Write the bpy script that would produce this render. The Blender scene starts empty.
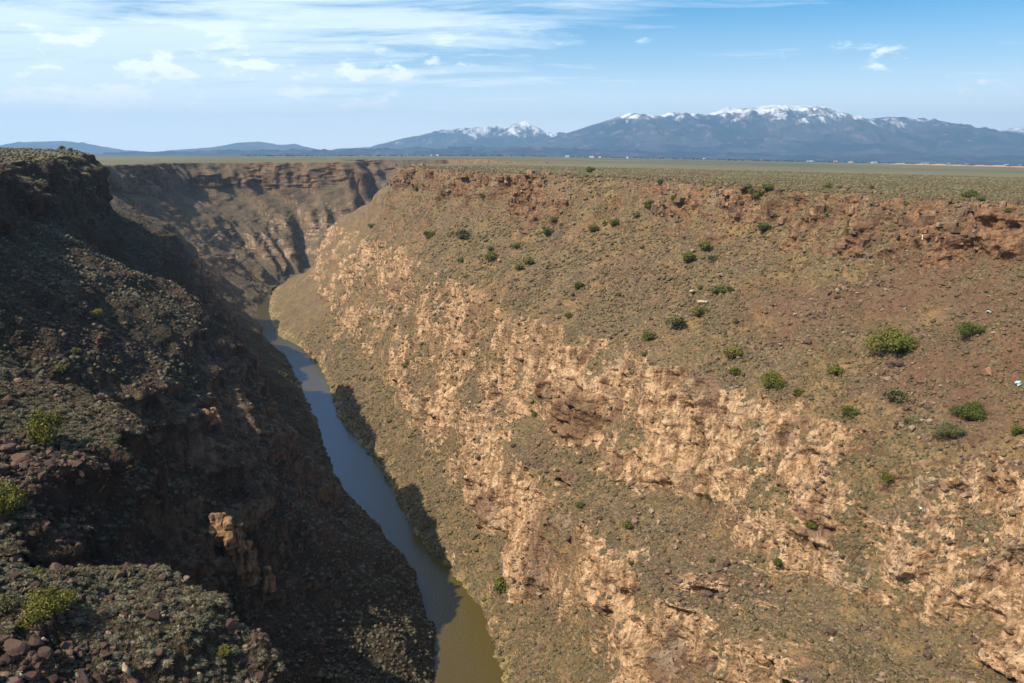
import bpy, bmesh, math, random
import numpy as np
from mathutils import Vector
from mathutils.bvhtree import BVHTree
rng = np.random.default_rng(7)
random.seed(7)
R_ = math.radians
SC = bpy.context.scene
COL = SC.collection

# ------------------------------------------------------------------ camera
FPX, CX, CY = 887.0, 512.0, 341.5
PITCH = math.atan((CY - 154) / FPX)
cam = bpy.data.cameras.new("camera"); co = bpy.data.objects.new("camera", cam); COL.objects.link(co)
cam.sensor_width = 36; cam.lens = FPX / 1024 * 36
cam.clip_start = 1; cam.clip_end = 120000
co.rotation_euler = (math.pi / 2 - PITCH, 0, 0)
SC.camera = co
# ------------------------------------------------------------------ sun, sky, exposure
SUN_EL, SUN_AZ = R_(45.5), R_(229)       # azimuth clockwise from +Y: the sun stands behind and left of the camera
sd = Vector((math.sin(SUN_AZ) * math.cos(SUN_EL), math.cos(SUN_AZ) * math.cos(SUN_EL), math.sin(SUN_EL)))
sl = bpy.data.lights.new("sun", 'SUN'); sl.energy = 5.0; sl.angle = R_(0.5); sl.color = (1, .89, .71)
so = bpy.data.objects.new("sun", sl); COL.objects.link(so)
so.rotation_euler = (-sd).to_track_quat('-Z', 'Y').to_euler()
SC.view_settings.view_transform = 'Standard'; SC.view_settings.look = 'None'
SC.view_settings.exposure = 0.51; SC.view_settings.gamma = 1
SKY_STRENGTH = 0.082
HAZE = 4.8e-5


class NT:
    """small helper for node trees"""
    def __init__(s, nt): s.nt = nt; nt.nodes.clear()
    def n(s, t, **k):
        o = s.nt.nodes.new(t)
        for a, b in k.items(): setattr(o, a, b)
        return o
    def put(s, sock, v):
        if isinstance(v, bpy.types.NodeSocket): s.nt.links.new(v, sock)
        elif v is not None:
            if sock.type == 'RGBA' and len(v) == 3: v = (*v, 1)
            sock.default_value = v
    def math(s, op, a, b=None, c=None, clamp=False):
        o = s.n('ShaderNodeMath', operation=op, use_clamp=clamp)
        s.put(o.inputs[0], a)
        if b is not None: s.put(o.inputs[1], b)
        if c is not None: s.put(o.inputs[2], c)
        return o.outputs[0]
    def vmath(s, op, a, b=None):
        o = s.n('ShaderNodeVectorMath', operation=op); s.put(o.inputs[0], a)
        if b is not None: s.put(o.inputs[1], b)
        return o.outputs[0]
    def noise(s, vec, scale, det=3, rough=.55, dist=0, out=0):
        o = s.n('ShaderNodeTexNoise'); s.put(o.inputs['Vector'], vec)
        o.inputs['Scale'].default_value = scale; o.inputs['Detail'].default_value = det
        o.inputs['Roughness'].default_value = rough; o.inputs['Distortion'].default_value = dist
        return o.outputs[out]
    def voro(s, vec, scale, feature='F1', out=0):
        o = s.n('ShaderNodeTexVoronoi', feature=feature); s.put(o.inputs['Vector'], vec)
        o.inputs['Scale'].default_value = scale
        return o.outputs[out]
    def step(s, v, a, b, c=0.0, d=1.0):
        o = s.n('ShaderNodeMapRange', interpolation_type='SMOOTHSTEP'); s.put(o.inputs[0], v)
        for i, q in enumerate((a, b, c, d)): s.put(o.inputs[i + 1], q)
        return o.outputs[0]
    def mix(s, f, a, b):
        o = s.n('ShaderNodeMix', data_type='RGBA'); s.put(o.inputs[0], f); s.put(o.inputs[6], a); s.put(o.inputs[7], b)
        return o.outputs[2]
    def ramp(s, v, pts):
        o = s.n('ShaderNodeValToRGB'); s.put(o.inputs[0], v); e = o.color_ramp.elements
        while len(e) < len(pts): e.new(.5)
        for q, (p, c) in zip(e, pts): q.position = p; q.color = (*c, 1)
        return o.outputs[0]
    def attr(s, name):
        return s.n('ShaderNodeAttribute', attribute_name=name).outputs['Fac']


# sky: Nishita with thin cirrus veils and small cumulus, both laid on horizontal cloud decks
w = bpy.data.worlds.new("World"); SC.world = w; w.use_nodes = True
N = NT(w.node_tree)
sky = N.n('ShaderNodeTexSky', sky_type='NISHITA', sun_disc=False, sun_elevation=SUN_EL, sun_rotation=SUN_AZ)
sky.altitude = 2000; sky.air_density = 1.0; sky.dust_density = .35; sky.ozone_density = 3.0
tc = N.n('ShaderNodeTexCoord').outputs['Generated']
sep = N.n('ShaderNodeSeparateXYZ'); N.put(sep.inputs[0], tc)
dx, dy, dz = sep.outputs
zc = N.math('MAXIMUM', dz, 0.0)
inv = N.math('DIVIDE', 1.0, N.math('ADD', zc, 0.05))
cmb = N.n('ShaderNodeCombineXYZ'); N.put(cmb.inputs[0], N.math('MULTIPLY', dx, inv)); N.put(cmb.inputs[1], N.math('MULTIPLY', dy, inv))
deck = cmb.outputs[0]
mp = N.n('ShaderNodeMapping'); N.put(mp.inputs[0], deck); mp.inputs['Rotation'].default_value = (0, 0, R_(24)); mp.inputs['Scale'].default_value = (.55, 1.25, 1)
mp.inputs['Location'].default_value = (3.1, 1.7, 0)
cir = N.noise(mp.outputs[0], 1.25, 9, .66, .5)
cir2 = N.noise(deck, .33, 3, .5)
# the veil is thick towards the left of the view (west-north-west) and thin to the right
left = N.step(N.math('DIVIDE', dx, N.math('MAXIMUM', dy, .05)), .25, -.35)
thr = N.math('MULTIPLY_ADD', left, -.19, .58)
veil = N.math('SUBTRACT', N.math('ADD', N.math('MULTIPLY', cir, .65), N.math('MULTIPLY', cir2, .35)), thr)
veil = N.step(veil, -.11, .12)
low = N.step(dz, .17, .0, 0, .85)
veil = N.math('MULTIPLY', N.math('MAXIMUM', veil, low), .92)
cl = N.n('ShaderNodeCombineXYZ'); N.put(cl.inputs[0], dx); N.put(cl.inputs[1], dy); N.put(cl.inputs[2], N.math('MULTIPLY', dz, 2.7))
cu = N.noise(cl.outputs[0], 19.0, 6, .60)
cub = N.noise(cl.outputs[0], 4.0, 2, .5)
cum = N.math('ADD', cu, N.math('MULTIPLY', N.math('SUBTRACT', cub, .5), .5))
cum = N.math('ADD', cum, N.math('MULTIPLY', N.math('SUBTRACT', left, .70), .16))
cmask = N.step(cum, .545, .66)
cmask = N.math('MULTIPLY', cmask, N.math('MULTIPLY', N.step(dz, .016, .05), N.step(dz, .15, .09)))
skyc = N.mix(.0, sky.outputs[0], (1, 1, 1))
hsv = N.n('ShaderNodeHueSaturation'); hsv.inputs['Saturation'].default_value = 1.45; hsv.inputs['Hue'].default_value = .49; hsv.inputs['Value'].default_value = 1.12; N.put(hsv.inputs['Color'], skyc)
c1 = N.mix(veil, hsv.outputs[0], (9.0, 10.6, 11.8))
c1 = N.mix(N.step(dz, .10, .0, 0, .85), c1, (14.0, 15.2, 16.0))
c2 = N.mix(N.math('MULTIPLY', cmask, .85), c1, (12.5, 13.0, 13.4))
bg = N.n('ShaderNodeBackground'); N.put(bg.inputs[0], c2); bg.inputs[1].default_value = SKY_STRENGTH
N.put(N.n('ShaderNodeOutputWorld').inputs[0], bg.outputs[0])

# ------------------------------------------------------------------ maths helpers
AX = R_(20); SA, CA = math.sin(AX), math.cos(AX)     # the gorge runs 20 degrees left of the view


def uv2xy(u, v): return -SA * u + CA * v, CA * u + SA * v
def xy2uv(x, y): return -SA * x + CA * y, CA * x + SA * y


def ray(px, py):
    a = (px - CX) / FPX; b = -(py - CY) / FPX
    return Vector((a, math.cos(PITCH) + b * math.sin(PITCH), -math.sin(PITCH) + b * math.cos(PITCH))).normalized()


def at(px, py, z):
    r = ray(px, py); t = z / r.z
    return r.x * t, r.y * t


_p = np.random.default_rng(3).permutation(256).astype(np.int32); PERM = np.concatenate([_p, _p, _p])
_g = np.random.default_rng(5).normal(size=(256, 3)); GR = (_g / np.linalg.norm(_g, axis=1)[:, None]).astype(np.float32)


def pn(P, s, off=0.0):
    """gradient noise, roughly -1..1; s is the wavelength (scalar or per axis)"""
    Q = (P / np.asarray(s, dtype=np.float32) + off).astype(np.float32)
    out = np.empty(len(Q), np.float32)
    for a in range(0, len(Q), 400000):
        q = Q[a:a + 400000]; i = np.floor(q).astype(np.int32); f = q - i; i &= 255
        t = f * f * f * (f * (f * 6 - 15) + 10); acc = 0
        for cx in (0, 1):
            wx = t[:, 0] if cx else 1 - t[:, 0]; A = PERM[i[:, 0] + cx]
            for cy in (0, 1):
                wy = t[:, 1] if cy else 1 - t[:, 1]; B = PERM[A + i[:, 1] + cy]
                for cz in (0, 1):
                    wz = t[:, 2] if cz else 1 - t[:, 2]; g = GR[PERM[B + i[:, 2] + cz] & 255]
                    acc = acc + wx * wy * wz * (g[:, 0] * (f[:, 0] - cx) + g[:, 1] * (f[:, 1] - cy) + g[:, 2] * (f[:, 2] - cz))
        out[a:a + 400000] = acc * 1.7
    return out


def fbm(P, s, o=3, off=0.0, g=.5):
    s = np.asarray(s, dtype=np.float32); r = 0; a = 1
    for k in range(o): r = r + a * pn(P, s / 2 ** k, off + 17.3 * k); a *= g
    return r


def ss(x, a, b):
    t = np.clip((x - a) / (b - a), 0, 1); return t * t * (3 - 2 * t)


def plateau_z(x, y):
    """height of the mesa around the gorge"""
    x = np.asarray(x, float); y = np.asarray(y, float)
    z = -12.3 - .0195 * np.clip(x, 0, 6200) + .004 * np.clip(-x, 0, 1000) * 0
    z = z - 3 * ss(x, 40, 120) * 0
    z = z + 15.5 * ss(-x, 60, 300) * ss(900 - y, 60, 380)      # the west side stands higher near the camera
    P = np.stack([x.ravel(), y.ravel(), 0 * x.ravel()], 1)
    r = np.hypot(x, y)
    nz = (pn(P, 140.) * .8 + pn(P, 35., 9.) * .35).reshape(x.shape)
    return z + nz * ss(r, 30000, 3000)


def mk(name, V, F, mat=None, kind=None, label=None, cat=None, group=None, parent=None, smooth=True, attrs=None):
    me = bpy.data.meshes.new(name)
    V = np.asarray(V, np.float32); F = np.asarray(F, np.int32)
    k = F.shape[1]
    me.vertices.add(len(V)); me.vertices.foreach_set('co', V.ravel())
    me.loops.add(F.size); me.loops.foreach_set('vertex_index', F.ravel())
    me.polygons.add(len(F)); me.polygons.foreach_set('loop_start', np.arange(0, F.size, k, dtype=np.int32))
    try: me.polygons.foreach_set('loop_total', np.full(len(F), k, np.int32))
    except Exception: pass
    if attrs:
        for an, av in attrs.items():
            a = me.attributes.new(an, 'FLOAT', 'POINT'); a.data.foreach_set('value', np.asarray(av, np.float32))
    me.update(calc_edges=True)
    me.polygons.foreach_set('use_smooth', np.full(len(F), smooth, bool))
    if mat: me.materials.append(mat)
    o = bpy.data.objects.new(name, me); COL.objects.link(o)
    return tag(o, label, cat, group, kind, parent)


def tag(o, label=None, cat=None, group=None, kind=None, parent=None):
    if label: o['label'] = label
    if cat: o['category'] = cat
    if group: o['group'] = group
    if kind: o['kind'] = kind
    if parent: o.parent = parent
    return o


def gridF(n, m, keep=None):
    i = np.arange(n - 1)[:, None] * m + np.arange(m - 1)[None, :]
    F = np.stack([i, i + 1, i + m + 1, i + m], -1).reshape(-1, 4)
    return F if keep is None else F[keep.ravel()]


def grid_normals(P):
    du = np.gradient(P, axis=0); dv = np.gradient(P, axis=1)
    n = np.cross(du, dv); return n / (np.linalg.norm(n, axis=2, keepdims=True) + 1e-9)


# ------------------------------------------------------------------ materials
def mat(name):
    m = bpy.data.materials.new(name); m.use_nodes = True; N = NT(m.node_tree)
    b = N.n('ShaderNodeBsdfPrincipled'); N.put(N.n('ShaderNodeOutputMaterial').inputs[0], b.outputs[0])
    b.inputs['Roughness'].default_value = .9
    b.inputs['Specular IOR Level'].default_value = .2
    return m, N, b


def bump(N, b, h, strength, dist):
    o = N.n('ShaderNodeBump'); N.put(o.inputs['Height'], h); o.inputs['Strength'].default_value = strength
    o.inputs['Distance'].default_value = dist; N.put(b.inputs['Normal'], o.outputs[0])


def wall_material(name, dark):
    """canyon wall: rock where it is steep, stony sage slope where it is not; bands by height"""
    m, N, b = mat(name)
    geo = N.n('ShaderNodeNewGeometry'); pos = geo.outputs['Position']
    nz = N.n('ShaderNodeSeparateXYZ'); N.put(nz.inputs[0], geo.outputs['Normal']); nz = nz.outputs[2]
    zz = N.n('ShaderNodeSeparateXYZ'); N.put(zz.inputs[0], pos); zz = zz.outputs[2]
    st = N.n('ShaderNodeMapping'); N.put(st.inputs[0], pos); st.inputs['Scale'].default_value = (1, 1, .22); streak = st.outputs[0]
    hb = N.n('ShaderNodeMapping'); N.put(hb.inputs[0], pos); hb.inputs['Scale'].default_value = (.25, .25, 1.6); strat = hb.outputs[0]
    n60 = N.noise(pos, 1 / 45, 4, .6)
    n10 = N.noise(pos, 1 / 9, 5, .62)
    n2 = N.noise(pos, .75, 4, .65)
    run = N.noise(streak, 1 / 7, 5, .66)
    sk = N.noise(streak, .32, 5, .65)
    sk2 = N.noise(streak, 1.1, 4, .6)
    la = N.noise(strat, .35, 3, .6)
    # rock colours
    zn = N.math('ADD', zz, N.math('MULTIPLY', N.math('SUBTRACT', n60, .5), 70))
    tone = N.attr('tone'); cliff = N.attr('cliff')
    up = N.math('ADD', N.step(zn, -88, -45), tone, clamp=True)
    pale = N.ramp(sk, [(0.28, (.13, .072, .038)), (.40, (.27, .16, .085)), (.50, (.47, .295, .17)), (.64, (.69, .465, .285)), (.85, (.52, .30, .14))])
    red = N.ramp(sk, [(0.3, (.075, .046, .032)), (.44, (.16, .09, .052)), (.55, (.30, .16, .085)), (.68, (.24, .155, .10)), (.85, (.42, .22, .105))])
    rock = N.mix(up, pale, red)
    var = N.step(N.noise(pos, 1 / 26, 5, .65, .4), .52, .62)
    rock = N.mix(N.math('MULTIPLY', var, .72), rock, N.mix(n2, (.085, .05, .036), (.20, .115, .075)))
    rock = N.mix(N.math('MULTIPLY', N.step(sk2, .55, .35), .45), rock, (.11, .065, .042))
    rock = N.mix(N.math('MULTIPLY', N.math('MULTIPLY', tone, -1.0, clamp=True), .8), rock, N.mix(sk, (.06, .034, .024), (.22, .115, .062)))
    grey = N.math('MULTIPLY', N.step(N.noise(pos, 1 / 17, 3, .5, 0), .60, .70), .35)
    rock = N.mix(grey, rock, (.36, .30, .235))
    # slope colours
    soil = N.ramp(n10, [(.3, (.095, .065, .032)), (.45, (.165, .105, .050)), (.56, (.24, .15, .066)), (.72, (.34, .205, .085))])
    soil = N.mix(N.math('MULTIPLY', N.step(N.noise(pos, 1 / 33, 5, .65, .2), .49, .60), .75), soil, N.mix(N.noise(pos, .9, 3, .6), (.055, .035, .028), (.22, .12, .078)))
    sagef = N.step(N.noise(pos, .42, 5, .7), .43, .54)
    sagep = N.step(N.noise(pos, 1 / 30, 4, .6), .38, .55)
    sagep = N.math('MAXIMUM', sagep, N.step(zz, -146, -160, 0, .9))
    sage = N.mix(n2, (.072, .066, .032), (.175, .152, .080))
    slope = N.mix(N.math('MULTIPLY', N.math('MULTIPLY', sagef, sagep), .85), soil, sage)
    fan = N.noise(streak, 1 / 11, 5, .62, .3)
    slope = N.mix(N.step(fan, .50, .64, 0, .6), slope, N.mix(n2, (.10, .075, .048), (.26, .175, .105)))
    slope = N.mix(N.step(fan, .44, .34, 0, .55), slope, (.085, .075, .045))
    cob = N.voro(pos, 1.5, 'F1', 1)
    cobv = N.n('ShaderNodeSeparateColor'); N.put(cobv.inputs[0], cob)
    slope = N.mix(N.step(cobv.outputs[0], .68, .9, 0, .6), slope, (.31, .205, .13))
    slope = N.mix(N.step(cobv.outputs[1], .72, .92, 0, .6), slope, (.07, .05, .036))
    slope = N.mix(N.math('MULTIPLY', tone, N.step(n10, .38, .58, .25, .8), clamp=True), slope, N.mix(N.noise(pos, 1.3, 4, .7), (.045, .028, .022), (.25, .125, .078)))
    bank = N.math('MULTIPLY', N.step(zz, -175, -180), N.step(n10, .46, .60))
    slope = N.mix(N.math('MULTIPLY', bank, .85), slope, (.33, .25, .10))
    sc = N.math('ADD', N.math('MULTIPLY', cliff, .75), N.math('MULTIPLY', N.math('SUBTRACT', .62, nz), .8))
    sc = N.math('ADD', sc, N.math('MULTIPLY', N.math('SUBTRACT', run, .5), 1.7))
    rf = N.step(N.math('ADD', sc, N.math('MULTIPLY', N.math('SUBTRACT', n2, .5), .9)),   .37, .55)
    col = N.mix(rf, slope, rock)
    if dark:  # dark basalt, deepened further: the wall's shade put into its colour, strongest nearby
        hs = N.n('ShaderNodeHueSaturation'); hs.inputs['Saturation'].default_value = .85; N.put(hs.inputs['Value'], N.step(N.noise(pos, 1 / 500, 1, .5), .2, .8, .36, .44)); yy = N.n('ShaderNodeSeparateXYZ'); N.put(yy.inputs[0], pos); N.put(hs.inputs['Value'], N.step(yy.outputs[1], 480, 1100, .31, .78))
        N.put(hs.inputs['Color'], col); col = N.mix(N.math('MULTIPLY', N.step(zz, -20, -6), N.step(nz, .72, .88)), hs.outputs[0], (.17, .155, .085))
    N.put(b.inputs['Base Color'], col)
    h = N.math('ADD', N.math('MULTIPLY', sk2, .8), N.math('MULTIPLY', n2, .8))
    h = N.math('ADD', h, N.math('MULTIPLY', N.voro(pos, .9), -.5))
    h = N.math('ADD', h, N.math('MULTIPLY', N.noise(pos, 3.0, 3, .6), .25))
    bump(N, b, h, 1.0, 1.2)
    return m


M_RIGHT = wall_material("sunlit_basalt_wall", False)
M_LEFT = wall_material("shaded_basalt_wall", True)


def ground_material():
    m, N, b = mat("sagebrush_plain")
    geo = N.n('ShaderNodeNewGeometry'); pos = geo.outputs['Position']
    r = N.n('ShaderNodeVectorMath', operation='LENGTH'); N.put(r.inputs[0], pos); r = r.outputs['Value']
    a = N.noise(pos, .5, 5, .7); c = N.noise(pos, 1 / 60, 4, .6); f = N.noise(pos, 1 / 900, 5, .6)
    col = N.ramp(a, [(.32, (.06, .058, .032)), (.48, (.125, .115, .064)), (.6, (.20, .165, .095)), (.75, (.29, .22, .135))])
    col = N.mix(N.step(c, .4, .65, 0, .5), col, (.19, .17, .085))
    far = N.mix(N.step(f, .42, .58), (.085, .083, .046), (.135, .12, .066))
    col = N.mix(N.step(r, 400, 2500), col, far)
    vf = N.noise(pos, 1 / 1500, 5, .65)
    vl = N.mix(N.step(vf, .5, .6), (.05, .062, .042), (.17, .125, .085))
    col = N.mix(N.step(r, 5200, 6500), col, vl)
    N.put(b.inputs['Base Color'], col); bump(N, b, a, .8, .6)
    return m


M_GROUND = ground_material()


def mountain_material(name, snowline):
    m, N, b = mat(name)
    geo = N.n('ShaderNodeNewGeometry'); pos = geo.outputs['Position']
    z = N.n('ShaderNodeSeparateXYZ'); N.put(z.inputs[0], pos); z = z.outputs[2]
    nz = N.n('ShaderNodeSeparateXYZ'); N.put(nz.inputs[0], geo.outputs['Normal']); nz = nz.outputs
    n1 = N.noise(pos, 1 / 1100, 6, .65); n2 = N.noise(pos, 1 / 320, 5, .7)
    mp = N.n('ShaderNodeMapping'); N.put(mp.inputs[0], pos); mp.inputs['Scale'].default_value = (1, .3, .6); n3 = N.noise(mp.outputs[0], 1 / 210, 5, .65)
    col = N.mix(N.step(n1, .44, .60), (.009, .026, .055), (.045, .055, .078))  # forest tones with the blue of distance haze put into the colour
    col = N.mix(N.step(N.math('ADD', n2, N.math('MULTIPLY', z, .00010)), .58, .68), col, (.13, .10, .125))
    s = N.math('ADD', N.math('SUBTRACT', z, snowline), N.math('MULTIPLY', N.math('SUBTRACT', n3, .5), 1500))
    s = N.math('ADD', s, N.math('MULTIPLY', N.math('SUBTRACT', n1, .5), 500))
    col = N.mix(N.step(s, -60, 260, 0, .85), col, (.86, .88, .92))
    N.put(b.inputs['Base Color'], col)
    return m


# ------------------------------------------------------------------ lofted canyon walls
def pchip(x, y, q):
    h = np.diff(x); d = np.diff(y) / h
    m = np.zeros_like(y); m[0] = d[0]; m[-1] = d[-1]
    s = np.sign(d[1:]) * np.sign(d[:-1]) > 0
    w1 = 2 * h[1:] + h[:-1]; w2 = h[1:] + 2 * h[:-1]
    with np.errstate(all='ignore'):
        mm = (w1 + w2) / (w1 / d[:-1] + w2 / d[1:])
    m[1:-1] = np.where(s, mm, 0)
    i = np.clip(np.searchsorted(x, q) - 1, 0, len(x) - 2); t = (q - x[i]) / h[i]
    return ((1 + 2 * t) * (1 - t) ** 2 * y[i] + t * (1 - t) ** 2 * h[i] * m[i] + t * t * (3 - 2 * t) * y[i + 1] + t * t * (t - 1) * h[i] * m[i + 1])


def loft(lines, counts, cliffw, gull, side, step, apron=32.0, base_step=.3, spots=(), spur=((0, 1), (0, 0))):
    """lines: list (bank..rim) of [(u,v,z)...] with equal station counts -> displaced grid, cliff weights"""
    L = np.array(lines, float)                                  # K,N,3
    X, Y = uv2xy(L[..., 0], L[..., 1]); W = np.stack([X, Y, L[..., 2]], -1)
    W[-1, :, 2] = plateau_z(W[-1, :, 0], W[-1, :, 1])
    mid = (W[1] + W[-1]) / 2
    tau = np.concatenate([[0], np.cumsum(np.linalg.norm(np.diff(mid[:, :2], axis=0), axis=1))])
    # stations spaced in proportion to their distance from the camera
    q = [0.0]; dist_at = lambda t: max(70, float(np.hypot(np.interp(t, tau, mid[:, 0]), np.interp(t, tau, mid[:, 1]))))
    while q[-1] < tau[-1]:
        t = q[-1]; yy = float(np.interp(t, tau, mid[:, 1])); k = 1 if yy > 60 else 4
        q.append(t + max(base_step, step * dist_at(t)) * k)
    q = np.clip(np.array(q), 0, tau[-1])
    C = np.stack([np.stack([pchip(tau, W[k, :, c], q) for c in range(3)], -1) for k in range(len(W))], 1)   # n,K,3
    rim = C[:, -1]; tg = np.gradient(rim[:, :2], axis=0)
    for _ in range(3): tg = (np.roll(tg, 40, 0) + tg + np.roll(tg, -40, 0)) / 3 if len(tg) > 200 else tg
    tg = tg / np.linalg.norm(tg, axis=1, keepdims=True)
    outw = np.stack([-tg[:, 1], tg[:, 0]], -1) * side            # away from the gorge
    ap = rim.copy(); ap[:, :2] += outw * apron; ap[:, 2] = plateau_z(ap[:, 0], ap[:, 1])
    C = np.concatenate([C, ap[:, None]], 1); cw = list(cliffw) + [0, 0]
    P = []; cl = []; wv = []
    K = C.shape[1]
    for k in range(K - 1):
        c = counts[k]; t = np.arange(c) / c
        P.append(C[:, k:k + 1] * (1 - t)[None, :, None] + C[:, k + 1:k + 2] * t[None, :, None])
        cl.append(np.full(c, cw[k], float)); wv.append(k + t)
    P.append(C[:, -1:]); cl.append([0]); wv.append([K - 1])
    P = np.concatenate(P, 1); cl = np.concatenate(cl); wv = np.concatenate(wv)
    # soften the kinks across the section
    for _ in range(10):
        P[:, 1:-1] = P[:, 1:-1] * .5 + (P[:, :-2] + P[:, 2:]) * .25
    ck = np.convolve(np.pad(cl, 7, 'edge'), np.ones(15) / 15, 'valid')
    n, m_, _ = P.shape
    rimk = len(lines) - 1
    fade = ss(wv, 0, .35) * (1 - .75 * ss(wv, rimk - .6, rimk))    # gullies die out at the water and near the rim
    Nn = grid_normals(P)
    if Nn[..., 2].mean() < 0: Nn = -Nn
    nh = Nn[..., :2] / (np.linalg.norm(Nn[..., :2], axis=2, keepdims=True) + .15)
    fl = P.reshape(-1, 3).astype(np.float32); nhf = nh.reshape(-1, 2)
    dist = np.linalg.norm(fl, axis=1)
    cf = np.tile(ck, n); ff = np.tile(fade, n); wf = np.tile(wv, n)
    onwall = ss(rimk + .02 - wf, 0, .05)
    tone = np.zeros(len(fl), np.float32); force = np.zeros(len(fl), np.float32)
    if len(spots):
        cp, sp_ = math.cos(PITCH), math.sin(PITCH)
        dep = fl[:, 1] * cp - fl[:, 2] * sp_; upv = fl[:, 1] * sp_ + fl[:, 2] * cp
        okd = dep > 5; sx = np.where(okd, CX + FPX * fl[:, 0] / np.maximum(dep, 5), -999); sy = np.where(okd, CY - FPX * upv / np.maximum(dep, 5), -999)
        warp = np.stack([pn(fl, 22., 81.), pn(fl, 22., 91.), pn(fl, 22., 95.)], 1) * 9
        for (x, y, rad, wgt, tn) in spots:                        # outcrops and screes, each a ball of real size on the wall
            i = int(np.argmin((sx - x) ** 2 + (sy - y) ** 2)); c0 = fl[i]; rm = rad / FPX * dep[i] * 1.1
            dd = np.linalg.norm((fl + warp - c0) * (1, 1, .8), axis=1) / rm
            k_ = 1 - ss(dd, .55, 1.15); force += k_ * wgt
            if tn: tone += k_ * tn
    tone = np.clip(tone, -1, 1); force = np.clip(force, -1, 1)
    amp = np.repeat(np.interp(q, gull[0], gull[1]), m_)
    g = fbm(fl, (62, 62, 260), 3, 3.) ; g2 = 1 - 2.2 * np.abs(pn(fl, (34, 34, 170), 8.))
    d = (g * .9 + g2 * .45) * amp * ff
    d += (.35 - np.abs(pn(fl, (24, 24, 40), 55.)) * 1.6) * np.minimum(amp, 7) * .5 * ff
    sq_ = np.stack([np.repeat(q, m_) + wf * 14, wf * 16, 0 * wf], 1).astype(np.float32)
    spn = fbm(sq_, 58., 2, 33.); d += (.38 - np.abs(spn) * 1.9) * np.repeat(np.interp(q, *spur), m_) * ss(wf, .05, .7) * (1 - ss(wf, rimk - .55, rimk))
    rimd = (pn(fl, (40, 40, 500), 61.) * .6 + (1 - 2.5 * np.abs(pn(fl, (19, 19, 300), 71.))) * .4) * amp * .55 * ss(wf, rimk - 1.4, rimk - .4)
    rimd *= 1 - ss(wf, rimk + .0, rimk + .25)
    d += rimd
    # patches of cliff and patches of slope
    patch = ss(fbm(fl, (38, 38, 24), 3, 21.), -.28, .12)
    cf = cf * (1 - np.repeat(np.interp(q, [0, 950, 1150, 9999], [0, 0, .35, .35]), m_) * (wf < rimk - 1.05))
    cw_ = np.clip(cf * (.15 + .8 * patch), 0, 1)
    cw_ = np.where(force > 0, cw_ + (1 - cw_) * force, cw_ * (1 + force))
    # ledges: vertical risers and flat treads
    hz = np.abs(np.gradient(P[..., 2], axis=1)) + 1e-4
    hh = np.linalg.norm(np.gradient(P[..., :2], axis=1), axis=2)
    cot = np.clip(hh / hz, 0, 2.5).reshape(-1)
    for (per, off, k) in ((19., 2., .42), (6.3, 31., .30)):
        ph = fl[:, 2] / per + fbm(fl, (70, 70, 30), 3, off) * .9 + pn(fl, (9, 9, 9), off) * .22
        fr = ph - np.floor(ph); saw = np.where(fr < .82, fr / .82, (1 - fr) / .18) - .5
        d += saw * per * cot * cw_ * k
    # columns, cracks, blocks
    col = (1 - 2.4 * np.abs(pn(fl, (7.5, 7.5, 26), 5.))) * 2.1 + (1 - 2.4 * np.abs(pn(fl, (3.1, 3.1, 8), 15.))) * 1.05 + pn(fl, (1.5, 1.5, 3), 25.) * .45
    col = col * 1.25 + (1 - 2.4 * np.abs(pn(fl, (17, 17, 60), 35.))) * 2.6
    d += col * cw_
    blk = np.round(fbm(fl, (7, 7, 5), 2, 44.) * 3) / 3
    d += blk * 2.3 * cw_
    d *= onwall
    fl[:, :2] += nhf * d[:, None]
    rough = pn(fl, 5., 1.) * .55 + pn(fl, 2.1, 2.) * .38 + np.abs(pn(fl, 1.1, 3.)) * .42 * (dist < 450)
    rough += (np.round(fbm(fl, (9, 9, 9), 2, 51.) * 2.5) / 2.5 * .9 + pn(fl, 13., 52.) * .9) * (1 - np.clip(cw_, 0, 1)) * onwall
    rough *= (.5 + .7 * onwall) * (.35 + .65 * (1 - ss(wf, rimk + .1, rimk + .6)))
    nf = Nn.reshape(-1, 3)
    fl += nf * rough[:, None]
    rz = (wf > rimk + .01)
    fl[rz, 2] += .12
    e = wf >= K - 1.12; fl[e, 2] -= 1.2 * (wf[e] - (K - 1.12)) / .12
    P2 = fl.reshape(n, m_, 3)
    return P2, cw_.reshape(n, m_), wv, tone


def px_line(pts):   # pixel + chosen height -> (u, v, z)
    out = []
    for x, y, z in pts:
        X, Y = at(x, y, z); u, v = xy2uv(X, Y); out.append((u, v, z))
    return np.array(out)


# right (east) wall
st = np.array([-600, -200, 40, 150, 190, 225, 260, 295, 335, 380, 430, 480, 540, 610, 690, 780, 850.])
bank = np.array([(-600, 100), (60, 97), (150, 96), (220, 93), (264, 95), (306, 104), (335, 104), (395, 96), (477, 100), (556, 97), (613, 93), (684, 99), (760, 104), (854, 96)])
foot = px_line([(620, 683, -158), (590, 620, -158), (520, 600, -166), (505, 520, -158), (470, 490, -156), (440, 460, -155), (400, 400, -152), (370, 350, -150)])
topl = px_line([(1024, 470, -74), (860, 435, -74), (770, 405, -74), (700, 375, -74), (600, 340, -73), (520, 312, -72), (480, 285, -72), (400, 245, -74)])
capf = px_line([(1024, 275, -39), (900, 268, -39), (780, 240, -38), (680, 234, -38), (560, 230, -42), (500, 215, -42), (420, 198, -42)])
rimr = px_line([(1024, 208, -16.2), (940, 203, -16), (860, 196, -15.6), (760, 189, -15), (700, 184, -14.3), (620, 178, -13), (540, 174.5, -12.3), (480, 172, -12.3)])


def on(tab, u, c, smooth=0):
    i = np.argsort(tab[:, 0]); return np.interp(u, tab[i, 0], tab[i, c])


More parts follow.
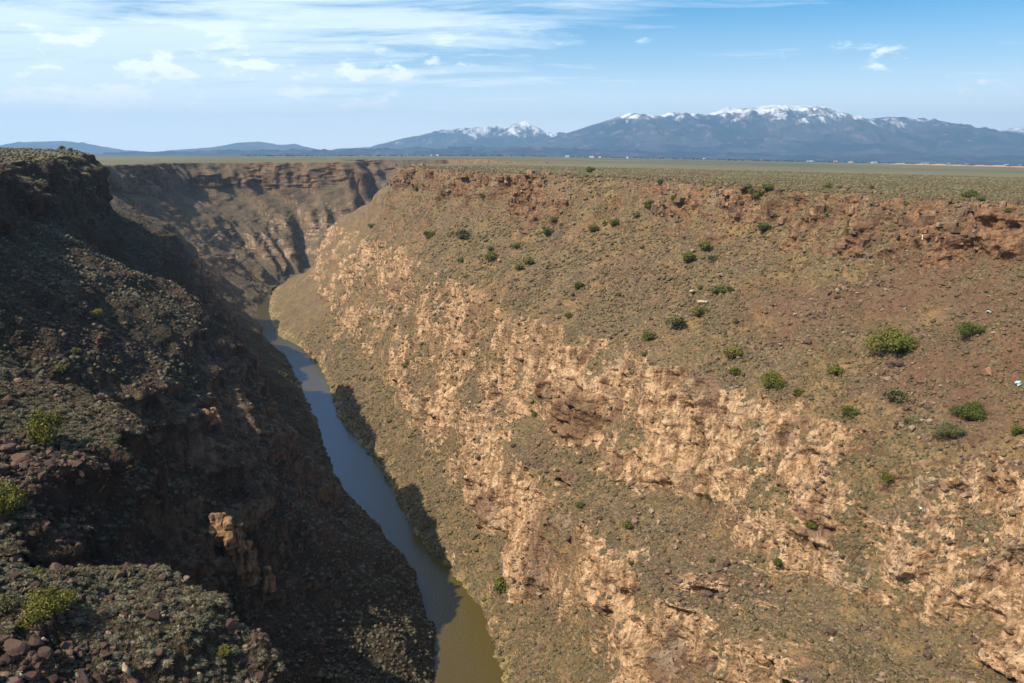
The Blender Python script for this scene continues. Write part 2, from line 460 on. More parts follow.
B = [(u, np.interp(u, bank[:, 0], bank[:, 1]) - 4, -184.5) for u in st]
F_ = [(u, on(foot, u, 1), on(foot, u, 2)) for u in st]
T_ = [(u, on(topl, u, 1), on(topl, u, 2)) for u in st]
C_ = [(u, min(on(capf, u, 1), on(rimr, u, 1) - 11), on(capf, u, 2)) for u in st]
Rr = [(u, on(rimr, u, 1), -15) for u in st]
tail = [((930, 80), (930, 134, -150), (930, 188, -87), (930, 212, -42), (930, 252)),
        ((1010, 82), (1010, 136, -150), (1010, 186, -88), (1000, 212, -42), (1000, 250)),
        ((1090, 86), (1090, 142, -150), (1105, 184, -89), (1080, 222, -44), (1060, 260)),
        ((1190, 98), (1180, 150, -150), (1195, 186, -90), (1130, 262, -48), (1100, 310)),
        ((1270, 113), (1245, 165, -150), (1235, 210, -90), (1170, 330, -48), (1140, 400)),
        ((1300, 165), (1270, 215, -150), (1252, 270, -88), (1205, 400, -46), (1180, 480)),
        ((1305, 270), (1285, 300, -150), (1265, 360, -88), (1235, 470, -46), (1215, 545)),
        ((1320, 350), (1300, 380, -150), (1285, 430, -85), (1262, 520, -46), (1250, 575)),
        ((1440, 440), (1430, 465, -150), (1415, 500, -85), (1400, 550, -46), (1390, 585)),
        ((1700, 455), (1690, 480, -150), (1680, 515, -85), (1672, 550, -46), (1665, 580)),
        ((1950, 520), (1940, 545, -150), (1930, 575, -85), (1922, 600, -46), (1915, 630)),
        ((2060, 600), (2085, 603, -150), (2110, 606, -85), (2190, 610, -46), (2215, 614))]
for b_, f_, t_, c_, r_ in tail:
    B.append((b_[0], b_[1] - 4, -184.5)); F_.append(f_); T_.append(t_); C_.append(c_); Rr.append((*r_, -14))
SPOTS = [(x, y, r_, .55, 0) for x, y, r_ in ((330, 240, 22), (360, 262, 22), (400, 288, 30), (350, 325, 20), (430, 320, 40), (400, 360, 26), (460, 370, 45), (440, 415, 32), (490, 425, 50), (505, 495, 36),
    (530, 555, 36), (480, 300, 22), (540, 345, 34), (600, 372, 30), (660, 398, 28), (720, 415, 30), (780, 430, 30), (840, 440, 26), (735, 470, 18), (560, 505, 26), (640, 605, 36),
    (700, 600, 40), (760, 625, 40), (720, 570, 26), (622, 650, 24), (805, 650, 30), (885, 540, 22), (925, 535, 24), (965, 580, 42), (1000, 480, 34), (833, 520, 16), (660, 470, 14))]
SPOTS += [(x, y, r_, -.6, 0) for x, y, r_ in ((690, 455, 30), (750, 515, 50), (650, 520, 34), (560, 645, 45), (870, 625, 50), (820, 575, 45), (940, 655, 40), (640, 265, 80), (720, 300, 80), (560, 290, 40),
    (830, 320, 80), (940, 320, 60), (900, 400, 50), (780, 350, 50), (980, 400, 40), (440, 240, 30), (870, 490, 40), (620, 440, 22), (370, 220, 20))]
SPOTS += [(x, y, r_, -.15, .75) for x, y, r_ in ((840, 315, 70), (960, 350, 80), (900, 290, 60), (990, 290, 50), (770, 300, 40), (1010, 400, 50))]
SPOTS += [(x, y, r_, 1, -1) for x, y, r_ in ((575, 405, 32), (600, 440, 18), (590, 470, 13), (545, 400, 18), (1005, 575, 16))]
SPOTS += [(x, y, r_, .95, 1) for x, y, r_ in ((920, 222, 34), (865, 245, 24), (1000, 235, 28), (955, 250, 18), (800, 232, 16), (760, 196, 10), (530, 195, 30), (450, 190, 26), (545, 215, 14), (455, 205, 20), (495, 185, 18), (860, 200, 10))]
K_ = [(c_[0], c_[1] * .0 + r_[1] - min(9, .45 * (r_[1] - c_[1])) if c_[0] < 1060 else c_[1] * .35 + r_[1] * .65, -29) for c_, r_ in zip(C_, Rr)]
K_ = [(k_[0] * .4 + r_[0] * .6, k_[1], k_[2]) for k_, r_ in zip(K_, Rr)]
M1_, M2_ = [], []       # a bench part way up the near stretch of the lower cliffs
for f_, t_ in zip(F_, T_):
    k_ = 1 - float(ss(np.array(f_[0]), 330, 460)); mixp = lambda a, b_, tv, tz: (f_[0] * (1 - tz) + t_[0] * tz, f_[1] * (1 - tv) + t_[1] * tv, f_[2] * (1 - tz) + t_[2] * tz)
    M1_.append(mixp(0, 0, .42 - .20 * k_, .42)); M2_.append(mixp(0, 0, .56 + .12 * k_, .56 - .03 * k_))
PR, CWR, WR, TNR = loft([B, F_, M1_, M2_, T_, C_, K_, Rr], [60, 90, 50, 90, 150, 40, 50, 26], [.1, .95, .45, .95, .10, .22, .5], ([0, 600, 1600, 2200, 4000], [6.5, 7, 8, 11, 11]), -1, .0019, spots=SPOTS, spur=([0, 5000], [5.0, 6.0]))
wall_r = mk("canyon_wall", PR.reshape(-1, 3), gridF(PR.shape[0], PR.shape[1])[:, ::-1], M_RIGHT, 'structure', attrs={'cliff': CWR.ravel(), 'tone': TNR})

# left (west) wall, running on round the bend so that its far end faces the camera
LB = lambda u: np.interp(u, [-600, 273, 332, 408, 497, 606, 690, 802, 926, 1015, 1158], [72, 70, 80, 74, 69, 76, 80, 78, 67, 68, 83])
E_ = [(-600, 0, -60), (-200, 0, -60), (40, 2, -60), (84, 6, -58), (96, 0, -53), (106, -22, -44), (122, -20, -40), (143, -13, -41), (163, -11, -43), (180, -26, -42),
      (200, -40, -46), (222, -62, -50), (245, -56, -56), (270, -26, -62), (300, -9, -69), (325, -6, -66), (352, -5, -63), (390, 0, -60),
      (418, -20, -60), (450, -34, -60), (490, -26, -62), (545, -10, -62), (600, 2, -60), (635, -26, -62), (680, -22, -62), (730, -6, -62), (790, 2, -65),
      (850, -30, -65), (905, -16, -66), (960, -2, -68), (1010, -26, -72), (1075, -6, -76), (1150, 22, -80), (1235, 48, -80), (1310, 96, -80), (1350, 160, -78), (1370, 220, -76), (1382, 285, -76),
      (1425, 335, -76), (1600, 350, -76), (1900, 372, -76), (2060, 430, -76), (2085, 720, -76)]
RM = [(-600, -75), (-200, -75), (40, -76), (84, -78), (96, -78), (106, -78), (122, -77), (143, -77), (163, -78), (180, -82), (200, -108), (222, -135), (245, -112), (270, -76), (300, -73), (325, -74), (352, -72),  # deep notch in the unseen rim, shaped to let sun reach the pinnacle
      (390, -69), (418, -67), (450, -64), (490, -60), (545, -56), (590, -57), (606, -76), (670, -112), (730, -112), (800, -102), (850, -122), (905, -112), (960, -104), (1020, -118), (1090, -104),
      (1165, -88), (1270, -60), (1400, -20), (1462, 70), (1462, 170), (1450, 262), (1540, 285), (1740, 298), (1950, 315), (2140, 360), (2170, 720)]
E_ = [(e[0], e[1] - 11 * float(ss(np.array(e[0]), 430, 560) * ss(np.array(e[0]), 1200, 1000)), e[2]) for e in E_]
BK = [(e[0], LB(e[0]) - 4 * float(ss(np.array(e[0]), 450, 700) * ss(np.array(e[0]), 1250, 1050))) for e in E_[:33]] + [(1215, 92), (1265, 104), (1300, 130), (1318, 180), (1325, 265), (1350, 325), (1480, 385), (1780, 410), (1960, 480), (2000, 720)]
Bl = [(u, v + 4, -184.5) for u, v in BK]
far_ = [float(ss(np.array(e[0]), 900, 1250)) for e in E_]; far = lambda i: far_[i]
Fl = []; Cl = []; Rl = []
for i, e in enumerate(E_):
    bu, bv = BK[i]; fk = far(i) * .42; e = (e[0] * (1 - fk) + RM[i][0] * fk, e[1] * (1 - fk) + RM[i][1] * fk, e[2] - 16 * far(i)); E_[i] = e; wn = .42 + .36 * float(ss(np.array(e[0]), 300, 250)) + .12 * float(ss(np.array(e[0]), 450, 600) * ss(np.array(e[0]), 1200, 1000)); Fl.append((e[0] * .45 + bu * .55, e[1] * wn + bv * (1 - wn), -142 - 6 * far(i)))
    ru, rv = RM[i]; dd = math.hypot(e[0] - ru, e[1] - rv); hd = math.exp(-((e[0] - 570) / 70) ** 2); k = (9 + 7 * far(i)) / dd
    Cl.append((ru + (e[0] - ru) * k, rv + (e[1] - rv) * k, -24 - 26 * far(i) - 10 * hd)); Rl.append((ru, rv, 0))
PL, CWL, WL, TNL = loft([Bl, Fl, E_, Cl, Rl], [90, 150, 170, 60, 26], [.25, 1.0, .25, 1.0], ([0, 500, 800, 1250, 1500, 2000, 4000], [2.0, 2.8, 6, 9, 12, 12, 12]), 1, .0021, spur=([0, 950, 1500, 1900, 5000], [1.5, 3, 15, 20, 20]))
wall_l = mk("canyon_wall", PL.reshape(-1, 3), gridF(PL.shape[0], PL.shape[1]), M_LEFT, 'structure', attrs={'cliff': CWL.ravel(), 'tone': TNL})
print("walls", PR.shape, PL.shape)

# river between the banks
m, N, b = mat("river_water")
geo = N.n('ShaderNodeNewGeometry'); pos = geo.outputs['Position']
b.inputs['Base Color'].default_value = (.075, .055, .012, 1); b.inputs['Roughness'].default_value = .08
b.inputs['Specular IOR Level'].default_value = .5; b.inputs['IOR'].default_value = 1.36
mp = N.n('ShaderNodeMapping'); N.put(mp.inputs[0], pos); mp.inputs['Scale'].default_value = (1.4, .7, 1)
hgt = (N.math('ADD', N.noise(mp.outputs[0], .9, 4, .6), N.noise(mp.outputs[0], .06, 2, .5)))
bo = N.n('ShaderNodeBump'); N.put(bo.inputs['Height'], hgt); bo.inputs['Strength'].default_value = .5; bo.inputs['Distance'].default_value = .4
gl = N.n('ShaderNodeBsdfGlossy'); gl.inputs['Color'].default_value = (.27, .54, 1, 1); gl.inputs['Roughness'].default_value = .12; N.put(gl.inputs['Normal'], bo.outputs[0])  # blue of the reflected sky put into the gloss colour
df = N.n('ShaderNodeBsdfDiffuse'); df.inputs['Color'].default_value = (.078, .055, .009, 1)
fr = N.n('ShaderNodeFresnel'); fr.inputs['IOR'].default_value = 1.36; N.put(fr.inputs['Normal'], bo.outputs[0])
mx = N.n('ShaderNodeMixShader'); N.put(mx.inputs[0], fr.outputs[0]); N.put(mx.inputs[1], df.outputs[0]); N.put(mx.inputs[2], gl.outputs[0])
N.put([q for q in N.nt.nodes if q.type == 'OUTPUT_MATERIAL'][0].inputs[0], mx.outputs[0])
rl = np.array([(u, v) for u, v in BK]); 
rb = np.array([(a[0], a[1]) for a in B])
ta = np.linspace(0, 1, 200)
def para(l):
    s = np.concatenate([[0], np.cumsum(np.linalg.norm(np.diff(l, axis=0), axis=1))]); s /= s[-1]
    return np.stack([np.interp(ta, s, l[:, 0]), np.interp(ta, s, l[:, 1])], -1)
a, c = para(rl), para(rb)
d = (c - a) / np.linalg.norm(c - a, axis=1, keepdims=True)
row = [a - d * 9, a, c, c + d * 9]
V = []
for r_ in row:
    X, Y = uv2xy(r_[:, 0], r_[:, 1]); V.append(np.stack([X, Y, np.full(len(X), -182.)], -1))
mk("river", np.stack(V, 1).reshape(-1, 3), gridF(200, 4), m, 'structure')

# mesa around the gorge, out to the horizon, cut open along both rims
az = np.concatenate([np.arange(-180, -45, 3), np.arange(-45, 45, .12), np.arange(45, 180.1, 3)])
rr = 40 * 1.0125 ** np.arange(0, 528)
A_, Rr_ = np.meshgrid(np.radians(az), rr, indexing='ij')
GX = Rr_ * np.sin(A_); GY = Rr_ * np.cos(A_)


def rim_xy(l, off):
    l = np.array([(q_[0], q_[1]) for q_ in l]); X, Y = uv2xy(l[:, 0], l[:, 1]); p = np.stack([X, Y], -1)
    t = np.gradient(p, axis=0); t /= np.linalg.norm(t, axis=1, keepdims=True)
    return p + np.stack([-t[:, 1], t[:, 0]], -1) * off


def rim_from(P, wv, w0):   # the apron column of a finished wall
    k = int(np.argmin(np.abs(wv - w0))); return P[::6, k, :2]


poly = np.concatenate([rim_from(PL, WL, 4.62), rim_from(PR, WR, 7.62)[::-1]])
ins = np.zeros(GX.shape, bool)
xj, yj = poly[-1]
for xi, yi in poly:
    lo, hi = min(yi, yj), max(yi, yj)
    if hi > lo:
        msk = ((yi > GY) != (yj > GY))
        if msk.any():
            xx = (xj - xi) * (GY[msk] - yi) / (yj - yi) + xi
            ins[msk] ^= (GX[msk] < xx)
    xj, yj = xi, yi
keep = ~(ins[:-1, :-1] | ins[1:, :-1] | ins[:-1, 1:] | ins[1:, 1:])
GZ = plateau_z(GX, GY)
G = np.stack([GX, GY, GZ], -1).reshape(-1, 3)
Fg = gridF(*GX.shape, keep=keep)
used = np.zeros(len(G), bool); used[Fg.ravel()] = True
idx = np.cumsum(used) - 1
mk("ground", G[used], idx[Fg], M_GROUND, 'structure')

# ------------------------------------------------------------------ mountains
def ridge(name, sil, D, depth, base, seed, mt, nx=500, ny=90, rough=.16, detail=1.0):
    """range whose crest line is at distance D; sil = [(x px, y px)] gives its real height and place"""
    sil = np.array(sil, float); xs = (sil[:, 0] - CX) / FPX * D
    el = []
    for px, py in sil:
        r = ray(px, py); el.append(r.z / r.y * D)
    el = np.array(el)
    X = np.linspace(xs[0], xs[-1], nx)
    crest = np.maximum(np.interp(X, xs, el) - base, 0)
    t = np.linspace(-1, .8, ny)                    # -1 foot toward the camera, 0 crest
    XX, TT = np.meshgrid(X, t, indexing='ij')
    YY = D + TT * depth
    Pn = np.stack([XX.ravel(), YY.ravel(), 0 * XX.ravel()], 1).astype(np.float32)
    prof = np.clip(1 - np.abs(TT), 0, 1) ** 1.25
    rg = 0; aa = 1
    for k in range(5):
        rg = rg + aa * (.5 - np.abs(pn(Pn, (D * .055 * detail / 2 ** k,) * 3, seed + 11 * k))); aa *= .5
    rg = rg.reshape(XX.shape)
    H = crest[:, None] * (prof + rough * rg * np.clip(np.abs(TT) * 4, 0.04, 1) * np.clip(1.15 - np.abs(TT), 0, 1) * 1.6)
    Z = base + np.maximum(H, -5)
    Z[:, 0] = base - 60; Z[0] = base - 60; Z[-1] = base - 60
    mk(name, np.stack([XX, YY, Z], -1).reshape(-1, 3), gridF(nx, ny)[:, ::-1], mt, 'structure')


M_SNOW = mountain_material("forested_snowy_range", 725)
M_SNOW2 = mountain_material("far_snowy_range", 520)
M_LOW = mountain_material("low_forested_hills", 5000)
ridge("mountains", [(440, 161), (470, 156), (500, 151), (525, 145), (550, 138), (575, 130), (590, 125), (600, 122), (615, 117), (625, 113), (640, 114), (655, 116), (665, 112), (685, 114), (700, 115), (712, 111), (722, 107), (735, 109),
                    (750, 107), (765, 105), (778, 107), (790, 106), (800, 106), (808, 109), (820, 114), (835, 118), (860, 119), (880, 116), (892, 118), (905, 122), (925, 124),
                    (945, 128), (965, 132), (982, 138), (995, 143), (1010, 148), (1024, 151), (1060, 155), (1090, 161)], 20000, 7000, -150, 1., M_SNOW, 900, 170, .17, .8)
ridge("mountains", [(330, 156), (345, 149), (375, 147), (400, 140), (420, 136), (445, 131), (465, 128), (490, 126), (505, 128), (515, 124), (525, 122), (535, 127), (545, 132), (560, 134), (600, 134), (640, 145), (680, 158)], 24000, 4500, -120, 40., M_SNOW2, 500, 90, .25)
ridge("mountains", [(950, 158), (975, 145), (990, 138), (1000, 131), (1015, 126), (1030, 121), (1050, 125), (1080, 125), (1120, 140), (1160, 158)], 24000, 4500, -150, 80., M_SNOW2, 300, 90, .25)
ridge("hills", [(165, 155), (180, 152), (200, 149), (225, 147), (245, 142.5), (265, 141.5), (285, 145), (300, 143.5), (315, 149), (340, 151), (380, 155)], 24000, 4000, -60, 120., M_LOW, 300, 60, .2)
ridge("hills", [(15, 156), (36, 143.5), (50, 141.5), (75, 141), (95, 145.5), (115, 149.5), (140, 151), (160, 152), (200, 155)], 22000, 4000, -60, 160., M_LOW, 300, 60, .2)
ridge("hills", [(100, 155), (150, 152.5), (250, 151), (330, 150.5), (380, 150), (420, 149), (470, 148), (520, 148), (570, 149.5), (620, 151), (700, 153), (780, 154), (900, 155), (1100, 156)], 12500, 2600, -110, 200., M_LOW, 700, 60, .35, .6)

# ------------------------------------------------------------------ haze
m = bpy.data.materials.new("mountain_haze"); m.use_nodes = True; N = NT(m.node_tree)
pv = N.n('ShaderNodeVolumePrincipled'); pv.inputs['Color'].default_value = (.41, .67, 1.0, 1); pv.inputs['Density'].default_value = HAZE
pv.inputs['Anisotropy'].default_value = .2
N.put(N.n('ShaderNodeOutputMaterial').inputs['Volume'], pv.outputs[0])
hx = 28500.0
Vb = [(x, y, z) for x in (-hx, hx) for y in (-hx, hx) for z in (-340, 1230)]
mk("haze", Vb, [(0, 1, 3, 2), (4, 6, 7, 5), (0, 4, 5, 1), (2, 3, 7, 6), (0, 2, 6, 4), (1, 5, 7, 3)], m, 'stuff', smooth=False)
#@@PART2
# ------------------------------------------------------------------ scattering
def ico(sub):
    bm = bmesh.new(); bmesh.ops.create_icosphere(bm, subdivisions=sub, radius=1)
    V = np.array([v.co[:] for v in bm.verts], np.float32); F = np.array([[v.index for v in f.verts] for f in bm.faces]); bm.free()
    return V, F


def to_px(P):
    cp, sp_ = math.cos(PITCH), math.sin(PITCH)
    dep = P[:, 1] * cp - P[:, 2] * sp_; upv = P[:, 1] * sp_ + P[:, 2] * cp
    d = np.maximum(dep, 1)
    return np.where(dep > 1, CX + FPX * P[:, 0] / d, -9999), np.where(dep > 1, CY - FPX * upv / d, -9999)


def cells(P, CW):
    a = P[1:, :-1] - P[:-1, :-1]; b_ = P[:-1, 1:] - P[:-1, :-1]
    n = np.cross(a, b_); ar = np.linalg.norm(n, axis=2); n = n / (ar[..., None] + 1e-9); n[n[..., 2] < 0] *= -1
    c = P[:-1, :-1].reshape(-1, 3); return c, n.reshape(-1, 3), ar.ravel(), CW[:-1, :-1].ravel(), a.reshape(-1, 3), b_.reshape(-1, 3)


def pick(cell, dens_fn, dmax=900, mx=90, my=60):
    c, n, ar, cw, a, b_ = cell
    x, y = to_px(c); d = np.linalg.norm(c, axis=1)
    ok = (x > -mx) & (x < 1024 + mx) & (y < 683 + my) & (y > 120) & (d < dmax)
    i0 = np.nonzero(ok)[0]
    ex = ar[i0] * dens_fn(c[i0], n[i0], cw[i0], d[i0])
    cnt = rng.poisson(np.minimum(ex, 20)); i = np.repeat(i0, cnt)
    r1, r2 = rng.random((2, len(i), 1))
    return c[i] + a[i] * r1 + b_[i] * r2, n[i], d[i]


def scatter(name, T, pos, nrm, size, mt, label, cat, squash=(.55, .9), tilt=.35, smooth=True, sink=.15):
    """one mesh out of many small copies of the templates T (list of (V, F))"""
    Vs, Fs, Ts = [], [], []; off = 0
    which = rng.integers(0, len(T), len(pos))
    for k, (V, F) in enumerate(T):
        i = np.nonzero(which == k)[0]
        if not len(i): continue
        s = size[i]; sq = rng.uniform(*squash, len(i)); an = rng.uniform(0, 6.283, len(i))
        wx = rng.uniform(.8, 1.25, len(i))
        c, s_ = np.cos(an)[:, None], np.sin(an)[:, None]
        x = V[None, :, 0] * (s * wx)[:, None]; y = V[None, :, 1] * s[:, None]; z = V[None, :, 2] * (s * sq)[:, None]
        X = x * c - y * s_; Y = x * s_ + y * c
        tx, ty = nrm[i, 0:1] * tilt, nrm[i, 1:2] * tilt
        W = np.stack([X + z * tx, Y + z * ty, z - X * tx - Y * ty], -1)
        W += pos[i][:, None]; W[..., 2] += (s * sq * (1 - 2 * sink) * .6)[:, None]
        Vs.append(W.reshape(-1, 3)); n = len(V)
        Fs.append((F[None] + (np.arange(len(i)) * n)[:, None, None] + off).reshape(-1, F.shape[1])); off += len(i) * n
        Ts.append(np.repeat(rng.random(len(i)), n))
    return mk(name, np.concatenate(Vs), np.concatenate(Fs), mt, 'stuff', label=label, cat=cat, smooth=smooth, attrs={'tint': np.concatenate(Ts)})


def shrub_tpl(sub, seed, tufts=0):
    V, F = ico(sub); r = 1 + fbm(V, .8, 2, seed) * .55 + pn(V, .33, seed) * .45
    V = V * r[:, None] * (.74 if tufts else 1); V[:, 2] = np.maximum(V[:, 2], -.5)
    if tufts:
        g = np.random.default_rng(seed); k = g.normal(size=(tufts, 3)); k /= np.linalg.norm(k, axis=1)[:, None]; k[:, 2] = np.abs(k[:, 2]) * .9 - .1
        base = k * g.uniform(.45, .8, (tufts, 1)); t = g.normal(size=(tufts, 3)) * .07; t2 = k * g.uniform(.2, .6, (tufts, 1)) + g.normal(size=(tufts, 3)) * .08
        tv = np.stack([base - t, base + t, base + t2], 1).reshape(-1, 3)
        tf = np.arange(tufts * 3).reshape(-1, 3) + len(V)
        V = np.concatenate([V, tv]); F = np.concatenate([F, tf])
    return V.astype(np.float32), F


def rock_tpl(sub, seed):
    V, F = ico(sub); g = np.random.default_rng(seed)
    for _ in range(11):      # flat broken faces
        k = g.normal(size=3); k /= np.linalg.norm(k); h = g.uniform(.35, .7); dd = V @ k
        V = V - np.maximum(dd - h, 0)[:, None] * k
    return (V * g.uniform(.8, 1.2, 3)).astype(np.float32), F


def shrub_material(name, c1, c2, c3):
    m, N, b = mat(name); t = N.attr('tint'); geo = N.n('ShaderNodeNewGeometry')
    col = N.ramp(t, [(.0, c1), (.45, c2), (.8, c3), (1, c1)])
    n = N.noise(geo.outputs['Position'], 5, 3, .6)
    col = N.mix(N.step(n, .38, .6, .75, 0), col, (c1[0] * .45, c1[1] * .45, c1[2] * .45))
    N.put(b.inputs['Base Color'], col); bump(N, b, n, 1, .12); return m


M_SAGE = shrub_material("sagebrush_grey_green", (.11, .10, .068), (.17, .155, .105), (.235, .20, .13))
M_SAGE2 = shrub_material("sagebrush_olive", (.095, .078, .038), (.155, .123, .066), (.22, .16, .085))
m, N, b = mat("loose_basalt"); t = N.attr('tint'); geo = N.n('ShaderNodeNewGeometry')
N.put(b.inputs['Base Color'], N.mix(N.step(N.noise(geo.outputs['Position'], 2.5, 4, .7), .4, .65, 0, .5), N.ramp(t, [(0, (.07, .045, .034)), (.45, (.135, .085, .06)), (.8, (.21, .14, .095)), (1, (.36, .26, .18))]), (.07, .05, .04)))
bump(N, b, N.noise(geo.outputs['Position'], 4, 4, .7), .8, .15); M_ROCK = m

cr, clf = cells(PR, CWR), cells(PL, CWL)
def veg(c, seed): return ss(fbm(c.astype(np.float32), 34., 3, seed), -.45, .35)
def d_sage(mul, seed):
    def f(c, n, cw, d):
        base = (.10 + .9 * np.maximum(veg(c, seed), ss(-c[:, 2], 148, 158))) * ss(n[:, 2], .30, .62) * (1 - .85 * ss(cw, .35, .85)) * ss(c[:, 2], -183, -180)
        return base * mul * np.clip((260 / d) ** 1.2, .15, 2.2)
    return f
def d_rock(mul, seed):
    def f(c, n, cw, d): return (.4 + 1.8 * ss(fbm(c.astype(np.float32), 30., 3, 88.), .0, .4)) * ss(n[:, 2], .25, .55) * (1.1 - veg(c, seed)) * mul * np.clip((260 / d) ** 1.3, .12, 2.5)
    return f
p, n, d = pick(cr, d_sage(.75, 12.)); print('sage right', len(p))
scatter('sagebrush', [shrub_tpl(1, k) for k in range(5)], p, n, np.minimum(rng.lognormal(-.95, .4, len(p)), 1.2) * np.clip(d / 330, .8, 1.5), M_SAGE2, 'low olive sagebrush dotted over the sunlit slope and its ledges', 'sagebrush')
p, n, d = pick(cr, d_rock(.45, 12.)); print('rock right', len(p))
scatter('loose_rock', [rock_tpl(1, k) for k in range(6)], p, n, np.minimum(rng.lognormal(-.95, .55, len(p)), 2.2), M_ROCK, 'loose reddish brown stones strewn over the sunlit slope', 'stones', smooth=False, squash=(.6, 1.0))
p, n, d = pick(clf, d_sage(1.0, 33.), dmax=210, mx=140); print('sage left near', len(p))
scatter('sagebrush', [shrub_tpl(2, k + 9, 300) for k in range(6)], p, n, np.minimum(rng.lognormal(-1.15, .35, len(p)), .75), M_SAGE, 'grey green sagebrush packed on the near shaded left slopes', 'sagebrush', smooth=False)
M_SAGE3 = shrub_material('sagebrush_shaded', (.07, .065, .045), (.12, .108, .072), (.18, .155, .10))  # darker sage copy, shade of the left slopes put into its colour
p, n, d = pick(clf, lambda c, n, cw, d: d_sage(.42, 33.)(c, n, cw, d) * (d > 210)); print('sage left far', len(p))
scatter('sagebrush', [shrub_tpl(1, k + 29) for k in range(5)], p, n, rng.uniform(.35, .85, len(p)), M_SAGE3, 'shade-darkened sagebrush scattered over the farther left slopes', 'sagebrush')
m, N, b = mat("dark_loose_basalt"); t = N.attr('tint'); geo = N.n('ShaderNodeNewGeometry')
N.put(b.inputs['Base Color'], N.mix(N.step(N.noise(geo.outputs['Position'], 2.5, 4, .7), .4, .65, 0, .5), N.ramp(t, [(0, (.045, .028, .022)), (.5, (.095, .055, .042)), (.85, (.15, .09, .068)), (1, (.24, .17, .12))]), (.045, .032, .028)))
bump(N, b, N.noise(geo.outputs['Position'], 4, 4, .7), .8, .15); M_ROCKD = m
p, n, d = pick(clf, lambda c, n, cw, d: d_rock(.8, 33.)(c, n, cw, d) , dmax=480, mx=120); print('rock left', len(p))
scatter('loose_rock', [rock_tpl(2, k + 7) for k in range(6)], p, n, np.minimum(rng.lognormal(-1.3, .5, len(p)), 1.1), M_ROCKD, 'dark broken stones strewn over the left slopes', 'stones', smooth=False, squash=(.6, 1.0))
def tuft(seed, n_=26):
    g = np.random.default_rng(seed); k = g.normal(size=(n_, 3)); k[:, 2] = np.abs(k[:, 2]) * 1.2 + .5; k /= np.linalg.norm(k, axis=1)[:, None]
    b0 = g.normal(size=(n_, 3)) * .18; b0[:, 2] = -.3; t_ = np.cross(k, g.normal(size=(n_, 3))); t_ *= .07 / np.linalg.norm(t_, axis=1)[:, None]
    return np.stack([b0 - t_, b0 + t_, b0 + k * g.uniform(.8, 1.4, (n_, 1))], 1).reshape(-1, 3).astype(np.float32), np.arange(n_ * 3).reshape(-1, 3)
M_STRAW = shrub_material("dry_grass", (.20, .165, .09), (.28, .23, .12), (.36, .29, .16))
p, n, d = pick(clf, d_sage(1.1, 71.), dmax=190, mx=140)
scatter('dry_grass', [tuft(k) for k in range(5)], p, n, np.minimum(rng.lognormal(-1.2, .35, len(p)), .6), M_STRAW, 'dry straw coloured grass tufts among the near left sagebrush', 'dry grass', smooth=False)
def slab_tpl(seed):
    g = np.random.default_rng(seed); bm = bmesh.new(); bmesh.ops.create_cube(bm, size=1.7); bmesh.ops.bevel(bm, geom=bm.edges[:], offset=.12, segments=1, affect='EDGES')
    bmesh.ops.triangulate(bm, faces=bm.faces[:]); V = np.array([v.co[:] for v in bm.verts], np.float32); F = np.array([[v.index for v in f.verts] for f in bm.faces]); bm.free()
    V = V * g.uniform(.7, 1.15, 3) + g.normal(size=V.shape) * .05; V[:, 0] += V[:, 2] * g.uniform(-.25, .25); return V.astype(np.float32), F
m, N, b = mat("caprock"); t = N.attr('tint'); geo = N.n('ShaderNodeNewGeometry')
mp = N.n('ShaderNodeMapping'); N.put(mp.inputs[0], geo.outputs['Position']); mp.inputs['Scale'].default_value = (1, 1, .4)
N.put(b.inputs['Base Color'], N.mix(N.step(N.noise(mp.outputs[0], .8, 5, .7), .42, .6), N.ramp(t, [(0, (.10, .06, .042)), (.4, (.22, .13, .08)), (.75, (.36, .19, .10)), (1, (.34, .27, .17))]), (.12, .08, .055)))
bump(N, b, N.noise(mp.outputs[0], 1.5, 5, .7), 1, .5); M_CAP = m
nu, nv = PR.shape[0] - 1, PR.shape[1] - 1
wcell = np.tile(WR[:-1], nu)
def d_cap(c, n, cw, d): return np.interp(d, [0, 900], [1, .35])
ccap = tuple(q_[(wcell > 5.55) & (wcell < 7.06)] for q_ in cr)
p, n, d = pick(ccap, lambda c, n, cw, d: .11 * ss(cw, .12, .5) * ss(fbm(c.astype(np.float32), (26, 26, 12), 2, 66.), -.25, .25), dmax=1100); print('cap', len(p))
scatter('caprock_block', [slab_tpl(k) for k in range(6)], p, n, np.clip(rng.lognormal(-.15, .5, len(p)), .4, 2.8), M_CAP, 'broken orange brown caprock blocks along the right rim', 'rock blocks', smooth=False, squash=(.55, 1.1), tilt=.15, sink=.35)
cbe = tuple(q_[(wcell > .9) & (wcell < 4.3)] for q_ in cr)
p, n, d = pick(cbe, lambda c, n, cw, d: .012 * ss(cw, .25, .7) * ss(fbm(c.astype(np.float32), (30, 30, 14), 2, 76.), -.1, .35), dmax=700); print('ledge', len(p))
M_LEDGE = shrub_material('ledge_rock', (.24, .15, .09), (.38, .25, .15), (.52, .36, .22))
scatter('ledge_block', [rock_tpl(2, k + 60) for k in range(6)], p, n, np.clip(rng.lognormal(-.1, .45, len(p)), .4, 2.2), M_LEDGE, 'pale tan blocks broken from the sunlit cliff ledges', 'rock blocks', smooth=False, squash=(.7, 1.6), tilt=.15, sink=.4)
